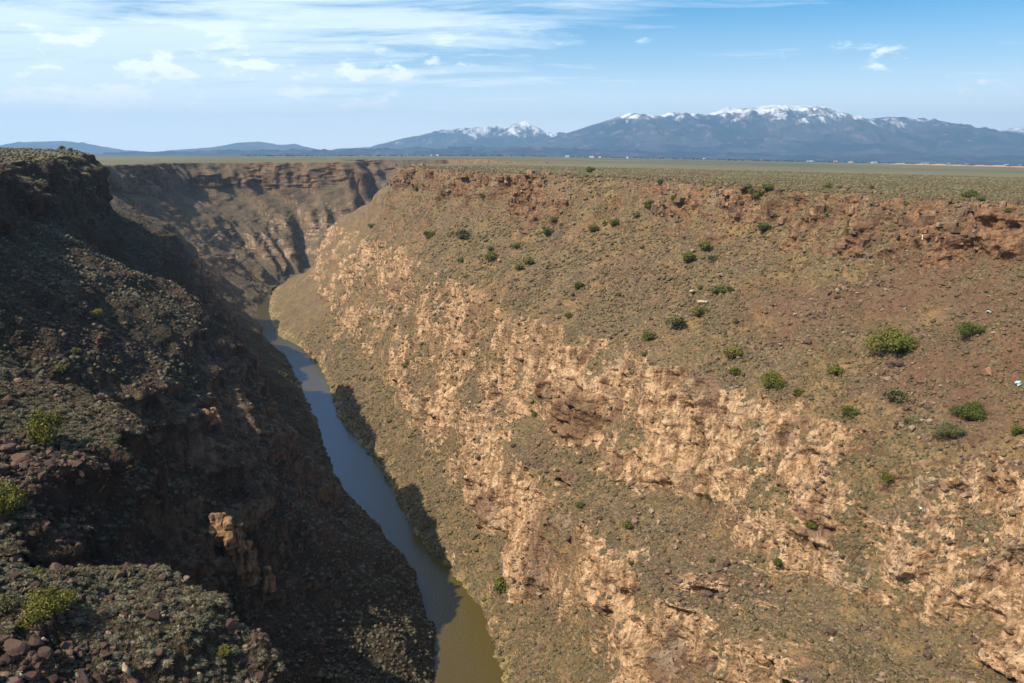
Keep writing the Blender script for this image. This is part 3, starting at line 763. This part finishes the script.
# sparse brush on the mesa just behind both rims
kk = 60000; r_ = 150 * np.exp(rng.random(kk) * 1.9); a_ = np.radians(rng.uniform(-31, 31, kk)); X = r_ * np.sin(a_); Y = r_ * np.cos(a_)
inn = np.zeros(kk, bool); xj, yj = poly[-1]
for xi, yi in poly:
    if yi != yj:
        q_ = ((yi > Y) != (yj > Y)) & (X < (xj - xi) * (Y - yi) / (yj - yi) + xi); inn ^= q_
    xj, yj = xi, yi
sel = ~inn; X, Y = X[sel], Y[sel]; p = np.stack([X, Y, plateau_z(X, Y)], -1)
scatter('sagebrush', [shrub_tpl(1, k + 49) for k in range(4)], p, np.tile([0, 0, 1.], (len(p), 1)), rng.uniform(.3, .7, len(p)), M_SAGE2, 'sparse olive sagebrush on the flat mesa behind the rims', 'sagebrush', squash=(.5, .8))

# ------------------------------------------------------------------ finding the ground under a sight line
def bvh(P, step=1):
    Q = P[::step, ::step]; n_, m_ = Q.shape[:2]
    x, y = to_px(Q.reshape(-1, 3)); F = gridF(n_, m_); ok = ((x > -120) & (x < 1150) & (y < 760))[F].all(1)
    return BVHTree.FromPolygons([tuple(v) for v in Q.reshape(-1, 3).tolist()], F[ok].tolist())
bR, bL = bvh(PR, 2), bvh(PL, 2)


def hit(px, py):
    """where the line of sight meets the terrain"""
    r = ray(px, py); best = None
    for t in (bR, bL):
        loc, no, _, dist = t.ray_cast(Vector((0, 0, 0)), r)
        if loc and (best is None or dist < best[1]): best = (loc, dist, no)
    if best is None and r.z < 0:
        t = 12 / -r.z
        for _ in range(60): t = float(plateau_z(r.x * t, r.y * t)) / r.z
        best = (r * t, t, Vector((0, 0, 1)))
    return best


def empty(name, loc, label, cat, group=None, rz=0, s=1):
    o = bpy.data.objects.new(name, None); COL.objects.link(o); o.location = loc; o.rotation_euler.z = rz; o.scale = (s, s, s)
    o.empty_display_size = .5
    return tag(o, label, cat, group)


# ------------------------------------------------------------------ junipers and other bushes
def foliage_material(name, a, b2):
    m, N, b = mat(name); geo = N.n('ShaderNodeNewGeometry'); oi = N.n('ShaderNodeObjectInfo')
    n = N.noise(geo.outputs['Position'], 1.6, 3, .6)
    N.put(b.inputs['Base Color'], N.mix(N.math('ADD', N.step(n, .35, .65, 0, .6), N.math('MULTIPLY', oi.outputs['Random'], .4)), a, b2)); b.inputs['Roughness'].default_value = .7
    return m


FOL = {'green': foliage_material("juniper_green", (.070, .080, .014), (.145, .145, .028)),
       'dark': foliage_material("juniper_dark_green", (.048, .066, .013), (.10, .115, .024)),
       'yellow': foliage_material("bush_yellow_green", (.078, .080, .014), (.16, .145, .026)),
       'olive': foliage_material("bush_dull_olive", (.085, .085, .035), (.15, .14, .06))}
M_TWIG = foliage_material("juniper_bark", (.09, .06, .04), (.14, .10, .07))


def crown_mesh(seed, n, leaf, flat):
    g = np.random.default_rng(seed)
    L = [(.04, -.03, .38, .27)]
    for k in range(9):
        a = g.uniform(0, 6.28); r = g.uniform(.12, .40); L.append((r * math.cos(a), r * math.sin(a), g.uniform(.2, .72) * flat, g.uniform(.15, .26)))
    V, F, nv = [], [], 0
    per = n // len(L)
    for (x, y, z, r) in L:
        k = g.normal(size=(per, 3)); k /= np.linalg.norm(k, axis=1)[:, None]
        rad = r * g.uniform(.45, 1.12, (per, 1)) * (1 + .35 * pn((k * 1.0).astype(np.float32), .7, seed)[:, None])
        c = np.array([x, y, z]) + k * rad * (1, 1, .85)
        t1 = g.normal(size=(per, 3)); t1 /= np.linalg.norm(t1, axis=1)[:, None]; t2 = np.cross(t1, k + g.normal(size=(per, 3)) * .5); t2 /= np.linalg.norm(t2, axis=1)[:, None] + 1e-6
        s = leaf * g.uniform(.6, 1.4, (per, 1)); t1 = t1 * s; t2 = t2 * s * .7
        V.append(np.stack([c - t1, c - t2, c + t1, c + t2], 1).reshape(-1, 3)); F.append(np.arange(per * 4).reshape(-1, 4) + nv); nv += per * 4
    V = np.concatenate(V); V[:, 2] = np.maximum(V[:, 2], .03)
    return V, np.concatenate(F)


def trunk_mesh(seed):
    """short forked trunk, tapering, crown one unit wide"""
    g = np.random.default_rng(seed); V, F = [], []
    def limb(p0, p1, r0, r1, k=6, seg=4):
        p0, p1 = np.array(p0, float), np.array(p1, float); b0 = len(V)
        for i in range(seg + 1):
            t = i / seg; c = p0 * (1 - t) + p1 * t + (g.normal(size=3) * .012 if 0 < i < seg else 0); r = r0 * (1 - t) + r1 * t
            for j in range(k): V.append(c + np.array([math.cos(j / k * 6.283) * r, math.sin(j / k * 6.283) * r, 0]))
        for i in range(seg):
            for j in range(k): F.append([b0 + i * k + j, b0 + i * k + (j + 1) % k, b0 + (i + 1) * k + (j + 1) % k, b0 + (i + 1) * k + j])
    limb((0, 0, -.12), (.02, 0, .22), .05, .035)
    for q in range(5):
        a = g.uniform(0, 6.28); limb((.01, 0, .1 + .02 * q), (math.cos(a) * .27, math.sin(a) * .27, g.uniform(.35, .6)), .03, .008)
    limb((.02, 0, .2), (0, .02, .65), .035, .008)
    return np.array(V), np.array(F)


TPL = {}
def tree_parts(kind, seed, big):
    key = (kind, seed, big)
    if key not in TPL:
        V, F = crown_mesh(seed * 7 + 1, 5200 if big else 1100, .022 if big else .045, .8 if seed % 2 else 1.0)
        c = mk('crown', V, F, FOL[kind], smooth=False); V, F = trunk_mesh(seed + 90); t = mk('trunk', V, F, M_TWIG)
        TPL[key] = (c, t, [False])
        return c, t
    c, t, _ = TPL[key]
    c2, t2 = c.copy(), t.copy(); COL.objects.link(c2); COL.objects.link(t2)
    return c2, t2


def tree(px, py, wpx, label, kind='green', name='juniper', cat='juniper', group='junipers dotted over the canyon slopes', tall=1.0):
    """py is the foot of the crown"""
    h = hit(px, py)
    dep = h[0].y * math.cos(PITCH) - h[0].z * math.sin(PITCH); s = wpx * (1.22 if wpx < 15 else 1.05) / FPX * dep
    o = empty(name, h[0] - Vector((0, 0, .03 * s)), label, cat, group, random.uniform(0, 6.28), s); o.scale.z = s * tall
    for part in tree_parts(kind, random.randrange(4), wpx > 24): part.parent = o
    return o

J = [  # x, foot y, width in px, look, label
 (591, 172, 9, 'dark', "dark round juniper on the mesa edge left of the others there"),
 (660, 183, 6, 'olive', "faint olive bush just under the mesa edge"),
 (674, 199, 6, 'green', "tiny green bush a little below the mesa edge"),
 (650, 208, 11, 'green', "round juniper highest of the chain climbing to the mesa edge"),
 (636, 217, 9, 'olive', "dull olive bush second highest of the slanting chain"),
 (615, 225, 9, 'dark', "dark juniper in the middle of the slanting chain"),
 (605, 224, 6, 'green', "smallest bush of the slanting chain"),
 (594, 231, 10, 'green', "juniper at the lower left end of the slanting chain"),
 (554, 222, 8, 'green', "small juniper under the red cliff band"),
 (562, 226, 5, 'olive', "tiny olive bush beside the juniper under the red cliff"),
 (547, 235, 10, 'dark', "flat dark juniper below the red cliff band"),
 (516, 248, 8, 'dark', "dark juniper above the pair on the little ledge"),
 (529, 264, 11, 'green', "right and larger juniper of the pair on the little ledge"),
 (520, 269, 9, 'green', "left and lower juniper of the pair on the little ledge"),
 (489, 260, 11, 'green', "rounded juniper on the bench above the pale cliffs"),
 (490, 249, 7, 'olive', "small olive bush just above the rounded juniper on the bench"),
 (462, 262, 8, 'dark', "small dark juniper left along the bench above the pale cliffs"),
 (462, 238, 12, 'olive', "wide olive juniper on the upper slope left of centre"),
 (453, 234, 6, 'green', "little bush touching the wide olive juniper"),
 (428, 237, 10, 'green', "bright juniper alone on the upper slope near the bend"),
 (371, 227, 6, 'green', "small juniper near the nose of the sunlit spur"),
 (417, 190, 6, 'dark', "dark bush beside the farthest corner of the right rim"),
 (424, 185, 4, 'green', "tiniest bush at the farthest corner of the right rim"),
 (500, 179, 7, 'green', "bush on the rim above the left red cliff"),
 (483, 197, 6, 'green', "bush growing in the left red cliff"),
 (400, 310, 5, 'green', "lone bush in the far pale cliff under the small cave"),
 (406, 367, 8, 'green', "lone juniper at the foot of the far pale cliffs"),
 (704, 250, 12, 'green', "upper right juniper of the trio below the mesa edge"),
 (689, 261, 13, 'green', "left and broadest juniper of the trio below the mesa edge"),
 (713, 261, 9, 'olive', "lowest and dullest juniper of the trio below the mesa edge"),
 (579, 288, 10, 'dark', "dark juniper alone on the grey central slope"),
 (568, 317, 7, 'green', "narrow green bush above the centre of the pale cliffs"),
 (549, 268, 5, 'olive', "tiny olive bush right of the ledge pair"),
 (674, 325, 21, 'olive', "wide loose olive bush beside a rounder green juniper"),
 (698, 316, 13, 'green', "round juniper right of the wide loose olive bush"),
 (649, 340, 12, 'green', "tall narrow bright juniper left of the wide olive bush"),
 (644, 355, 6, 'olive', "small olive bush below the tall narrow juniper"),
 (718, 294, 14, 'dark', "low spreading dark bush among pale boulders"),
 (731, 291, 7, 'dark', "small dark bush at the end of the low spreading one"),
 (700, 289, 6, 'green', "small bush up left of the low spreading dark bush"),
 (619, 295, 5, 'green', "speck of a bush midway down the central slope"),
 (736, 322, 6, 'olive', "small bush above the bright pair at mid slope"),
 (734, 358, 19, 'yellow', "bright yellow green juniper above a smaller one"),
 (734, 374, 10, 'green', "smaller juniper right under the bright yellow green one"),
 (771, 386, 27, 'green', "broad flat juniper at the top of the middle pale cliff"),
 (746, 189, 10, 'olive', "olive bush left of the two junipers on the mesa edge"),
 (768, 191, 11, 'dark', "tallest juniper standing on the mesa edge"),
 (755, 197, 12, 'green', "bright low juniper in front of the tallest one on the edge"),
 (765, 230, 13, 'dark', "flat dark bush beside the upper rock outcrop"),
 (827, 188, 8, 'green', "bush on the mesa edge midway to the right"),
 (840, 188, 5, 'olive', "tiny bush right next to the mesa edge bush"),
 (872, 188, 5, 'dark', "thin upright little bush on the mesa edge"),
 (970, 198, 13, 'dark', "left and darker of the two rim junipers at far right"),
 (981, 201, 9, 'olive', "right and smaller of the two rim junipers at far right"),
 (828, 216, 8, 'olive', "olive bush left of the orange outcrop below the rim"),
 (895, 356, 46, 'green', "largest juniper on the sunlit slope, at mid right"),
 (972, 335, 28, 'dark', "wide dark juniper to the right of the largest one"),
 (836, 375, 18, 'green', "juniper just left of and below the largest one"),
 (894, 399, 21, 'olive', "dull olive bush straight below the largest juniper"),
 (850, 415, 16, 'green', "dense green juniper beside the upper end of the pale cliff"),
 (966, 419, 30, 'dark', "upper right juniper of the big overlapping pair"),
 (949, 437, 26, 'olive', "lower left juniper of the big overlapping pair"),
 (797, 394, 9, 'green', "small bush between two flat junipers above the pale cliff"),
 (910, 424, 16, 'olive', "faint olive bush left of the big overlapping pair"),
 (1017, 433, 12, 'green', "bush cut by the right edge of the slope beside the pair"),
 (888, 481, 15, 'green', "solitary deep green juniper above the white scrap"),
 (812, 528, 11, 'green', "juniper on the slope left of the lower cliff step"),
 (906, 582, 6, 'green', "tiny bush near the lower right grey cliff"),
 (777, 565, 9, 'dark', "dark small bush on the lower right scree"),
 (627, 528, 11, 'green', "green juniper in the gully below the dark outcrop"),
 (578, 507, 8, 'green', "small bush on the pale cliff below the dark outcrop"),
 (600, 519, 5, 'olive', "tiny bush between two green bushes in the gully"),
 (631, 564, 6, 'green', "small bush lowest in the gully"),
 (709, 498, 8, 'olive', "faint olive bush on the middle scree"),
 (535, 415, 6, 'green', "small bush on top of the central pale cliff"),
 (711, 561, 6, 'olive', "tiny bush in the lower pale rocks"),
 (690, 197, 5, 'olive', "tiny bush on the upper slope just under the mesa edge, left of the olive one"),
 (905, 205, 5, 'olive', "tiny bush on top of the orange outcrop"),
 (848, 232, 6, 'green', "small bush at the left foot of the orange outcrop"),
 (1008, 212, 6, 'dark', "small dark bush on the rim at the far right side"),
]
for x, y, wd, kd, lb in J:
    tree(x, y + 1, wd, lb, kd, tall=.75 if wd > 12 and kd in ('dark', 'olive') else .95)
tree(502, 591, 22, "green leafy tree on the river bank below the pale cliff", 'green', 'bank_tree', 'tree', None, 1.15)
LEFT = [(47, 441, 40, 'yellow', "big yellow green juniper on the edge of the near left slope", 1.25),
        (6, 519, 40, 'yellow', "juniper half out of view at the left side", 1.2),
        (50, 618, 48, 'yellow', "spreading bright juniper behind the nearest sagebrush ledge", .8),
        (2, 612, 22, 'olive', "dull bush at the left side beside the spreading juniper", .9),
        (38, 575, 10, 'yellow', "small bright bush above the spreading juniper", .9),
        (221, 656, 13, 'yellow', "small bright bush on the edge of the nearest ledge", .8),
        (62, 371, 13, 'yellow', "yellow bush on the dark stony slope", .8),
        (77, 354, 10, 'green', "green bush up right of the yellow bush on the stony slope", .9),
        (95, 318, 12, 'yellow', "pale yellow bush near the top of the stony slope", .9),
        (62, 150, 6, 'dark', "dark tree on top of the left headland against the sky", 1.0),
        (71, 151, 4, 'dark', "tiny bush next to the headland tree", 1.0)]
for x, y, wd, kd, lb, tl in LEFT: tree(x, y, wd, lb, kd, tall=tl, group='junipers on the left slopes')

# ------------------------------------------------------------------ boulders, the pinnacle and bits of scrap
def boulder_mat(name, a, b2):
    m, N, b = mat(name); geo = N.n('ShaderNodeNewGeometry'); n = N.noise(geo.outputs['Position'], 1.4, 5, .65)
    N.put(b.inputs['Base Color'], N.mix(N.step(n, .35, .65), a, b2)); bump(N, b, n, .9, .3); return m
BM = {'pale': boulder_mat("pale_boulder", (.26, .20, .14), (.48, .37, .25)), 'dark': boulder_mat("dark_boulder", (.07, .045, .035), (.17, .105, .07)), 'red': boulder_mat("reddish_boulder", (.18, .09, .055), (.34, .20, .12))}
BO = [(127, 672, 11, 'pale', "yellowish upright boulder in the nearest sagebrush", 1.3), (199, 681, 8, 'pale', "thin bright standing stone at the foot of the nearest ledge", 1.9), (131, 618, 9, 'pale', "pale boulder on the crest of the nearest ledge", .8),
      (122, 617, 7, 'pale', "smaller pale boulder left of the one on the crest", .9), (161, 617, 9, 'pale', "low light boulder farther along the crest", .6), (201, 625, 8, 'pale', "light boulder at the right corner of the crest", .8),
      (19, 679, 10, 'pale', "pale boulder in the bottom left corner", .9), (42, 642, 8, 'pale', "small pale boulder under the spreading juniper", .9),
      (704, 303, 12, 'pale', "flat pale boulder resting above a dark hollow", .5), (692, 293, 10, 'pale', "pale boulder up left of the flat one", .6), (713, 286, 7, 'pale', "small light boulder near the low dark bush", .7),
      (988, 374, 12, 'red', "reddish boulder casting a hollow shadow on the right scree", .9), (946, 285, 9, 'red', "reddish boulder at mid height of the right scree", .6), (612, 436, 11, 'dark', "dark block fallen from the dark outcrop", .7),
      (971, 634, 9, 'dark', "dark boulder at the lower right", .8), (832, 641, 8, 'pale', "pale block among the lower right rocks", .8), (560, 352, 7, 'red', "small red block at the top of the pale cliffs", .8)]
for i, (x, y, wd, kd, lb, tl) in enumerate(BO):
    h = hit(x, y); dep = h[0].y * math.cos(PITCH) - h[0].z * math.sin(PITCH); s = wd / FPX * dep / 2
    V, F = rock_tpl(3, 50 + i); V = V * (1 + .08 * pn(V, .4, i))[:, None]; V[:, 2] *= tl
    o = mk('boulder', V * s, F, BM[kd], label=lb, cat='boulder', group='single boulders lying on the slopes', smooth=False); o.location = h[0] + Vector((0, 0, s * tl * .45)); o.rotation_euler.z = i * 1.3

def fin(name, pts, mt, label, seed, wid):
    """rib of broken columns standing out of the slope"""
    g = np.random.default_rng(seed); Vs, Fs, off = [], [], 0
    for (p_, hgt) in pts:
        for q in range(3):
            k = 7; c = np.array(p_) + np.append(g.normal(size=2) * wid * .35, 0); top = hgt * g.uniform(.6, 1.05); r = wid * g.uniform(.28, .5); ph = g.uniform(0, 6)
            lv = np.linspace(-hgt * .9, top, 13); V = []
            for z in lv:
                t = (z + hgt * .9) / (top + hgt * .9)
                for j in range(k): V.append(c + np.array([math.cos(j / k * 6.283 + ph) * r * (1.25 - .65 * t), math.sin(j / k * 6.283 + ph) * r * (1.25 - .65 * t), z]))
            V.append(c + np.array([0, 0, top + r * .2])); V = np.array(V); n0 = len(V)
            F = [[i * k + j, i * k + (j + 1) % k, (i + 1) * k + (j + 1) % k] for i in range(12) for j in range(k)] + [[i * k + j, (i + 1) * k + (j + 1) % k, (i + 1) * k + j] for i in range(12) for j in range(k)]
            F += [[12 * k + j, 12 * k + (j + 1) % k, n0 - 1] for j in range(k)]
            Vs.append(V); Fs.append(np.array(F) + off); off += n0
    V = np.concatenate(Vs).astype(np.float32)
    V[:, 0] += pn(V, 2.6, 4.) * 1.1 + pn(V, 1.1, 7.) * .4; V[:, 1] += pn(V, 2.6, 14.) * 1.1 + pn(V, 1.1, 17.) * .4
    o0 = Vector(pts[0][0]); V -= np.array(o0, np.float32)
    o = mk(name, V, np.concatenate(Fs), mt, label=label, cat='rock pinnacle', smooth=False); o.location = o0; return o


m, N, b = mat("pinnacle_rock"); geo = N.n('ShaderNodeNewGeometry'); mp = N.n('ShaderNodeMapping'); N.put(mp.inputs[0], geo.outputs['Position']); mp.inputs['Scale'].default_value = (1, 1, .25)
n = N.noise(mp.outputs[0], .7, 5, .65); N.put(b.inputs['Base Color'], N.ramp(n, [(.3, (.06, .04, .026)), (.45, (.15, .095, .055)), (.6, (.30, .18, .095)), (.8, (.16, .11, .07))])); bump(N, b, n, 1, .6); M_PIN = m
PIN = [(214, 512), (222, 520), (229, 530), (233, 541), (241, 550), (247, 560), (254, 570), (261, 580)]
hp = [hit(x, y + 2) for x, y in PIN]
c0 = Vector((0, 0, 0))
for h in hp: c0 += h[0]
c0 /= len(hp)
fin('rock_pinnacle', [(tuple(c0 * .2 + h[0] * .8 + Vector((.6, -.8, 0)) * 2), 5.0) for h in hp], M_PIN, "jagged orange rock rib catching the sun in the shaded gorge", 5, 4.2)
hs = [hit(x, y) for x, y in ((188, 408), (198, 412), (210, 419), (224, 424))]
hm = (hs[0][0] + hs[1][0] + hs[2][0] + hs[3][0]) / 4
fin('rock_pinnacle', [(tuple(h[0] * .2 + hm * .8), 2.6) for h in hs], M_PIN, "small low lit rock rib above the jagged orange one", 8, 3.5)


def scrap(px, py, wd, mt, label, seed, asp=.6):
    h = hit(px, py); dep = h[0].y; s = wd / FPX * dep; g = np.random.default_rng(seed)
    n_ = 9; xx, yy = np.meshgrid(np.linspace(-.5, .5, n_), np.linspace(-.5, .5, n_), indexing='ij')
    P = np.stack([xx, yy * asp, .12 * np.sin(xx * 7 + seed) + .1 * np.cos(yy * 9) + g.normal(size=xx.shape) * .03], -1).reshape(-1, 3)
    P2 = P - (0, 0, .05); F = gridF(n_, n_); k = len(P)
    rimi = [i for i in range(n_)] + [i * n_ + n_ - 1 for i in range(1, n_)] + [(n_ - 1) * n_ + i for i in range(n_ - 2, -1, -1)] + [i * n_ for i in range(n_ - 2, 0, -1)]
    S = [[rimi[i], rimi[(i + 1) % len(rimi)], rimi[(i + 1) % len(rimi)] + k, rimi[i] + k] for i in range(len(rimi))]
    o = mk('sheet_scrap', np.concatenate([P, P2]) * s, np.concatenate([F, F[:, ::-1] + k, np.array(S)]), mt, label=label, cat='scrap', smooth=False)
    o.location = h[0] + h[2] * .4 + Vector((0, 0, .3)); o.rotation_euler = (R_(42), 0, R_(seed * 20)); return o


def plain(name, c, rough=.6, spec=.3, vary=.1):
    m, N, b = mat(name); geo = N.n('ShaderNodeNewGeometry'); n = N.noise(geo.outputs['Position'], .9, 3, .6)
    N.put(b.inputs['Base Color'], N.mix(N.step(n, .3, .7), c, tuple(q * (1 - 2 * vary) for q in c))); b.inputs['Roughness'].default_value = rough; b.inputs['Specular IOR Level'].default_value = spec
    return m


M_WHITE = plain("white_painted_metal", (.62, .61, .58)); M_CYAN = plain("pale_blue_metal", (.36, .56, .62))
scrap(1020, 384, 9, M_CYAN, "pale blue crumpled sheet lying on the reddish scree at far right", 2)
scrap(922, 511, 6, M_WHITE, "small white crumpled sheet alone on the lower right slope", 5, .8)
scrap(989, 313, 5, M_WHITE, "tiny whitish sheet between two wide junipers and the rim", 7, .4)
h = hit(922, 240); dep = h[0].y; s = dep / FPX
V, F = rock_tpl(3, 77); V = V * (1.8 * s, 1.2 * s, 5.5 * s)
o = mk('streak_slab', V, F, plain("pale_streak", (.74, .68, .60), .9, .2, .2), label="tall narrow pale streak on the orange outcrop under the rim", cat='pale streak', smooth=False); o.location = h[0] + Vector((0, 0, 1))  # thin block standing in for a pale streak on the rock face

# ------------------------------------------------------------------ distant buildings on the plain
M_ROOF = [plain("tin_roof", (.42, .41, .39)), plain("red_roof", (.38, .17, .11)), plain("brown_roof", (.20, .14, .10))]
M_WALL = [plain("white_wall", (.55, .52, .47)), plain("adobe_wall", (.52, .36, .25)), plain("tan_wall", (.62, .50, .38))]
M_GLASS = plain("dark_window", (.05, .06, .07), .2, .5)
def box(c, s):
    V = np.array([[x, y, z] for x in (-.5, .5) for y in (-.5, .5) for z in (0, 1)]) * s + c
    return V, np.array([(0, 1, 3, 2), (4, 6, 7, 5), (0, 4, 5, 1), (2, 3, 7, 6), (0, 2, 6, 4), (1, 5, 7, 3)])
def house(px, D, wpx, hm, wm, rm, label):
    a = (px - CX) / FPX; y = D; x = a * D; z = float(plateau_z(x, y)); wd = wpx * .62 / FPX * D; hm = hm * .8; dp = wd * .5
    o = empty('house', (x, y, z), label, 'house', 'far houses at the foot of the mountains', random.uniform(-.3, .3))
    V, F = box((0, 0, -3), (wd, dp, hm + 3)); mk('wall', V, F, M_WALL[wm], parent=o, smooth=False)
    e = .4; hh = hm * .45; V = np.array([[-wd / 2 - e, -dp / 2 - e, hm - .1], [wd / 2 + e, -dp / 2 - e, hm - .1], [wd / 2 + e, dp / 2 + e, hm - .1], [-wd / 2 - e, dp / 2 + e, hm - .1], [-wd / 2 - e, 0, hm + hh], [wd / 2 + e, 0, hm + hh]])
    me = bpy.data.meshes.new('roof'); me.from_pydata(V.tolist(), [], [(0, 1, 5, 4), (2, 3, 4, 5), (0, 4, 3), (1, 2, 5), (0, 3, 2, 1)]); me.materials.append(M_ROOF[rm]); r_ = bpy.data.objects.new('roof', me); COL.objects.link(r_); r_.parent = o
    for k in range(3):
        V, F = box(((k - 1) * wd * .3, -dp / 2 - .05, hm * .35), (wd * .1, .1, hm * .35)); mk('window', V, F, M_GLASS, parent=o, smooth=False)
HS = [(566, 5200, 6, 9, 0, 0, "white house left of centre at the edge of the plain"), (590, 5600, 7, 8, 2, 0, "long tan house right of the white one left of centre"), (598, 5700, 4, 7, 0, 0, "small white house touching the long tan one"),
      (625, 5000, 3, 9, 0, 0, "tall white speck of a house alone on the plain"), (439, 5600, 4, 8, 0, 0, "tiny white house beyond the far corner of the canyon"), (433, 5500, 3, 8, 1, 1, "tiny brown house next to the white one beyond the canyon"),
      (756, 7000, 5, 7, 1, 1, "adobe house under the highest snowy peaks"), (829, 5600, 5, 10, 0, 1, "white house with red roof right of the peaks"), (844, 5500, 6, 9, 0, 1, "wider white house beside the red roofed one"), (867, 5300, 9, 8, 2, 0, "long tan building at the start of the orange bank"),
      (804, 6000, 9, 7, 2, 0, "low light building left of the red roofed house"), (917, 6600, 11, 7, 0, 0, "long white building above the orange bank"), (957, 6200, 7, 8, 1, 1, "orange red building above the right of the bank"), (997, 6800, 6, 9, 0, 0, "white house near the right side of the plain"), (1010, 7000, 4, 8, 2, 0, "small tan house farthest right on the plain"),
      (895, 7400, 5, 8, 2, 2, "brown roofed house behind the long tan building"), (940, 7800, 4, 8, 0, 0, "small white house behind the long white building"), (700, 7500, 4, 8, 2, 0, "small tan house below the left snowy shoulder")]
for q in HS: house(*q)


# bare earth bank and tree clumps far out on the plain
n_ = 120; tt = np.linspace(0, 1, n_); pxs = 868 + tt * 190; Dd = 4300 - 900 * tt
X = (pxs - CX) / FPX * Dd; Y = Dd; zz_ = plateau_z(X, Y)
hgt_ = (4.5 + 2.5 * np.sin(tt * 23) * .4 + 1.5 * np.sin(tt * 61)) * ss(tt, 0, .15)
V = np.stack([np.stack([X, Y + o_, zz_ + h_ * hgt_ - .3], -1) for o_, h_ in ((-14, 0), (-4, 1), (6, 1.05), (30, 0))], 1).reshape(-1, 3)
mk('dirt_bank', V, gridF(n_, 4)[:, ::-1], plain("bare_orange_earth", (.42, .25, .14), .95, .1, .2), 'structure')
kk = 2600; Dd = rng.uniform(5200, 10500, kk); aa = rng.uniform(-.3, .62, kk); X = aa * Dd; Y = Dd
P_ = np.stack([X, Y, 0 * X], 1).astype(np.float32); kp = fbm(P_, 900., 3, 5.) > .05; X, Y = X[kp], Y[kp]
p = np.stack([X, Y, plateau_z(X, Y)], -1)
scatter('far_trees', [shrub_tpl(1, k + 70) for k in range(4)], p, np.tile([0, 0, 1.], (len(p), 1)), rng.uniform(3, 9, len(p)), shrub_material('far_tree_green', (.022, .03, .018), (.035, .045, .024), (.05, .055, .03)), 'dark tree clumps scattered among the far houses on the plain', 'trees', squash=(.5, .9))
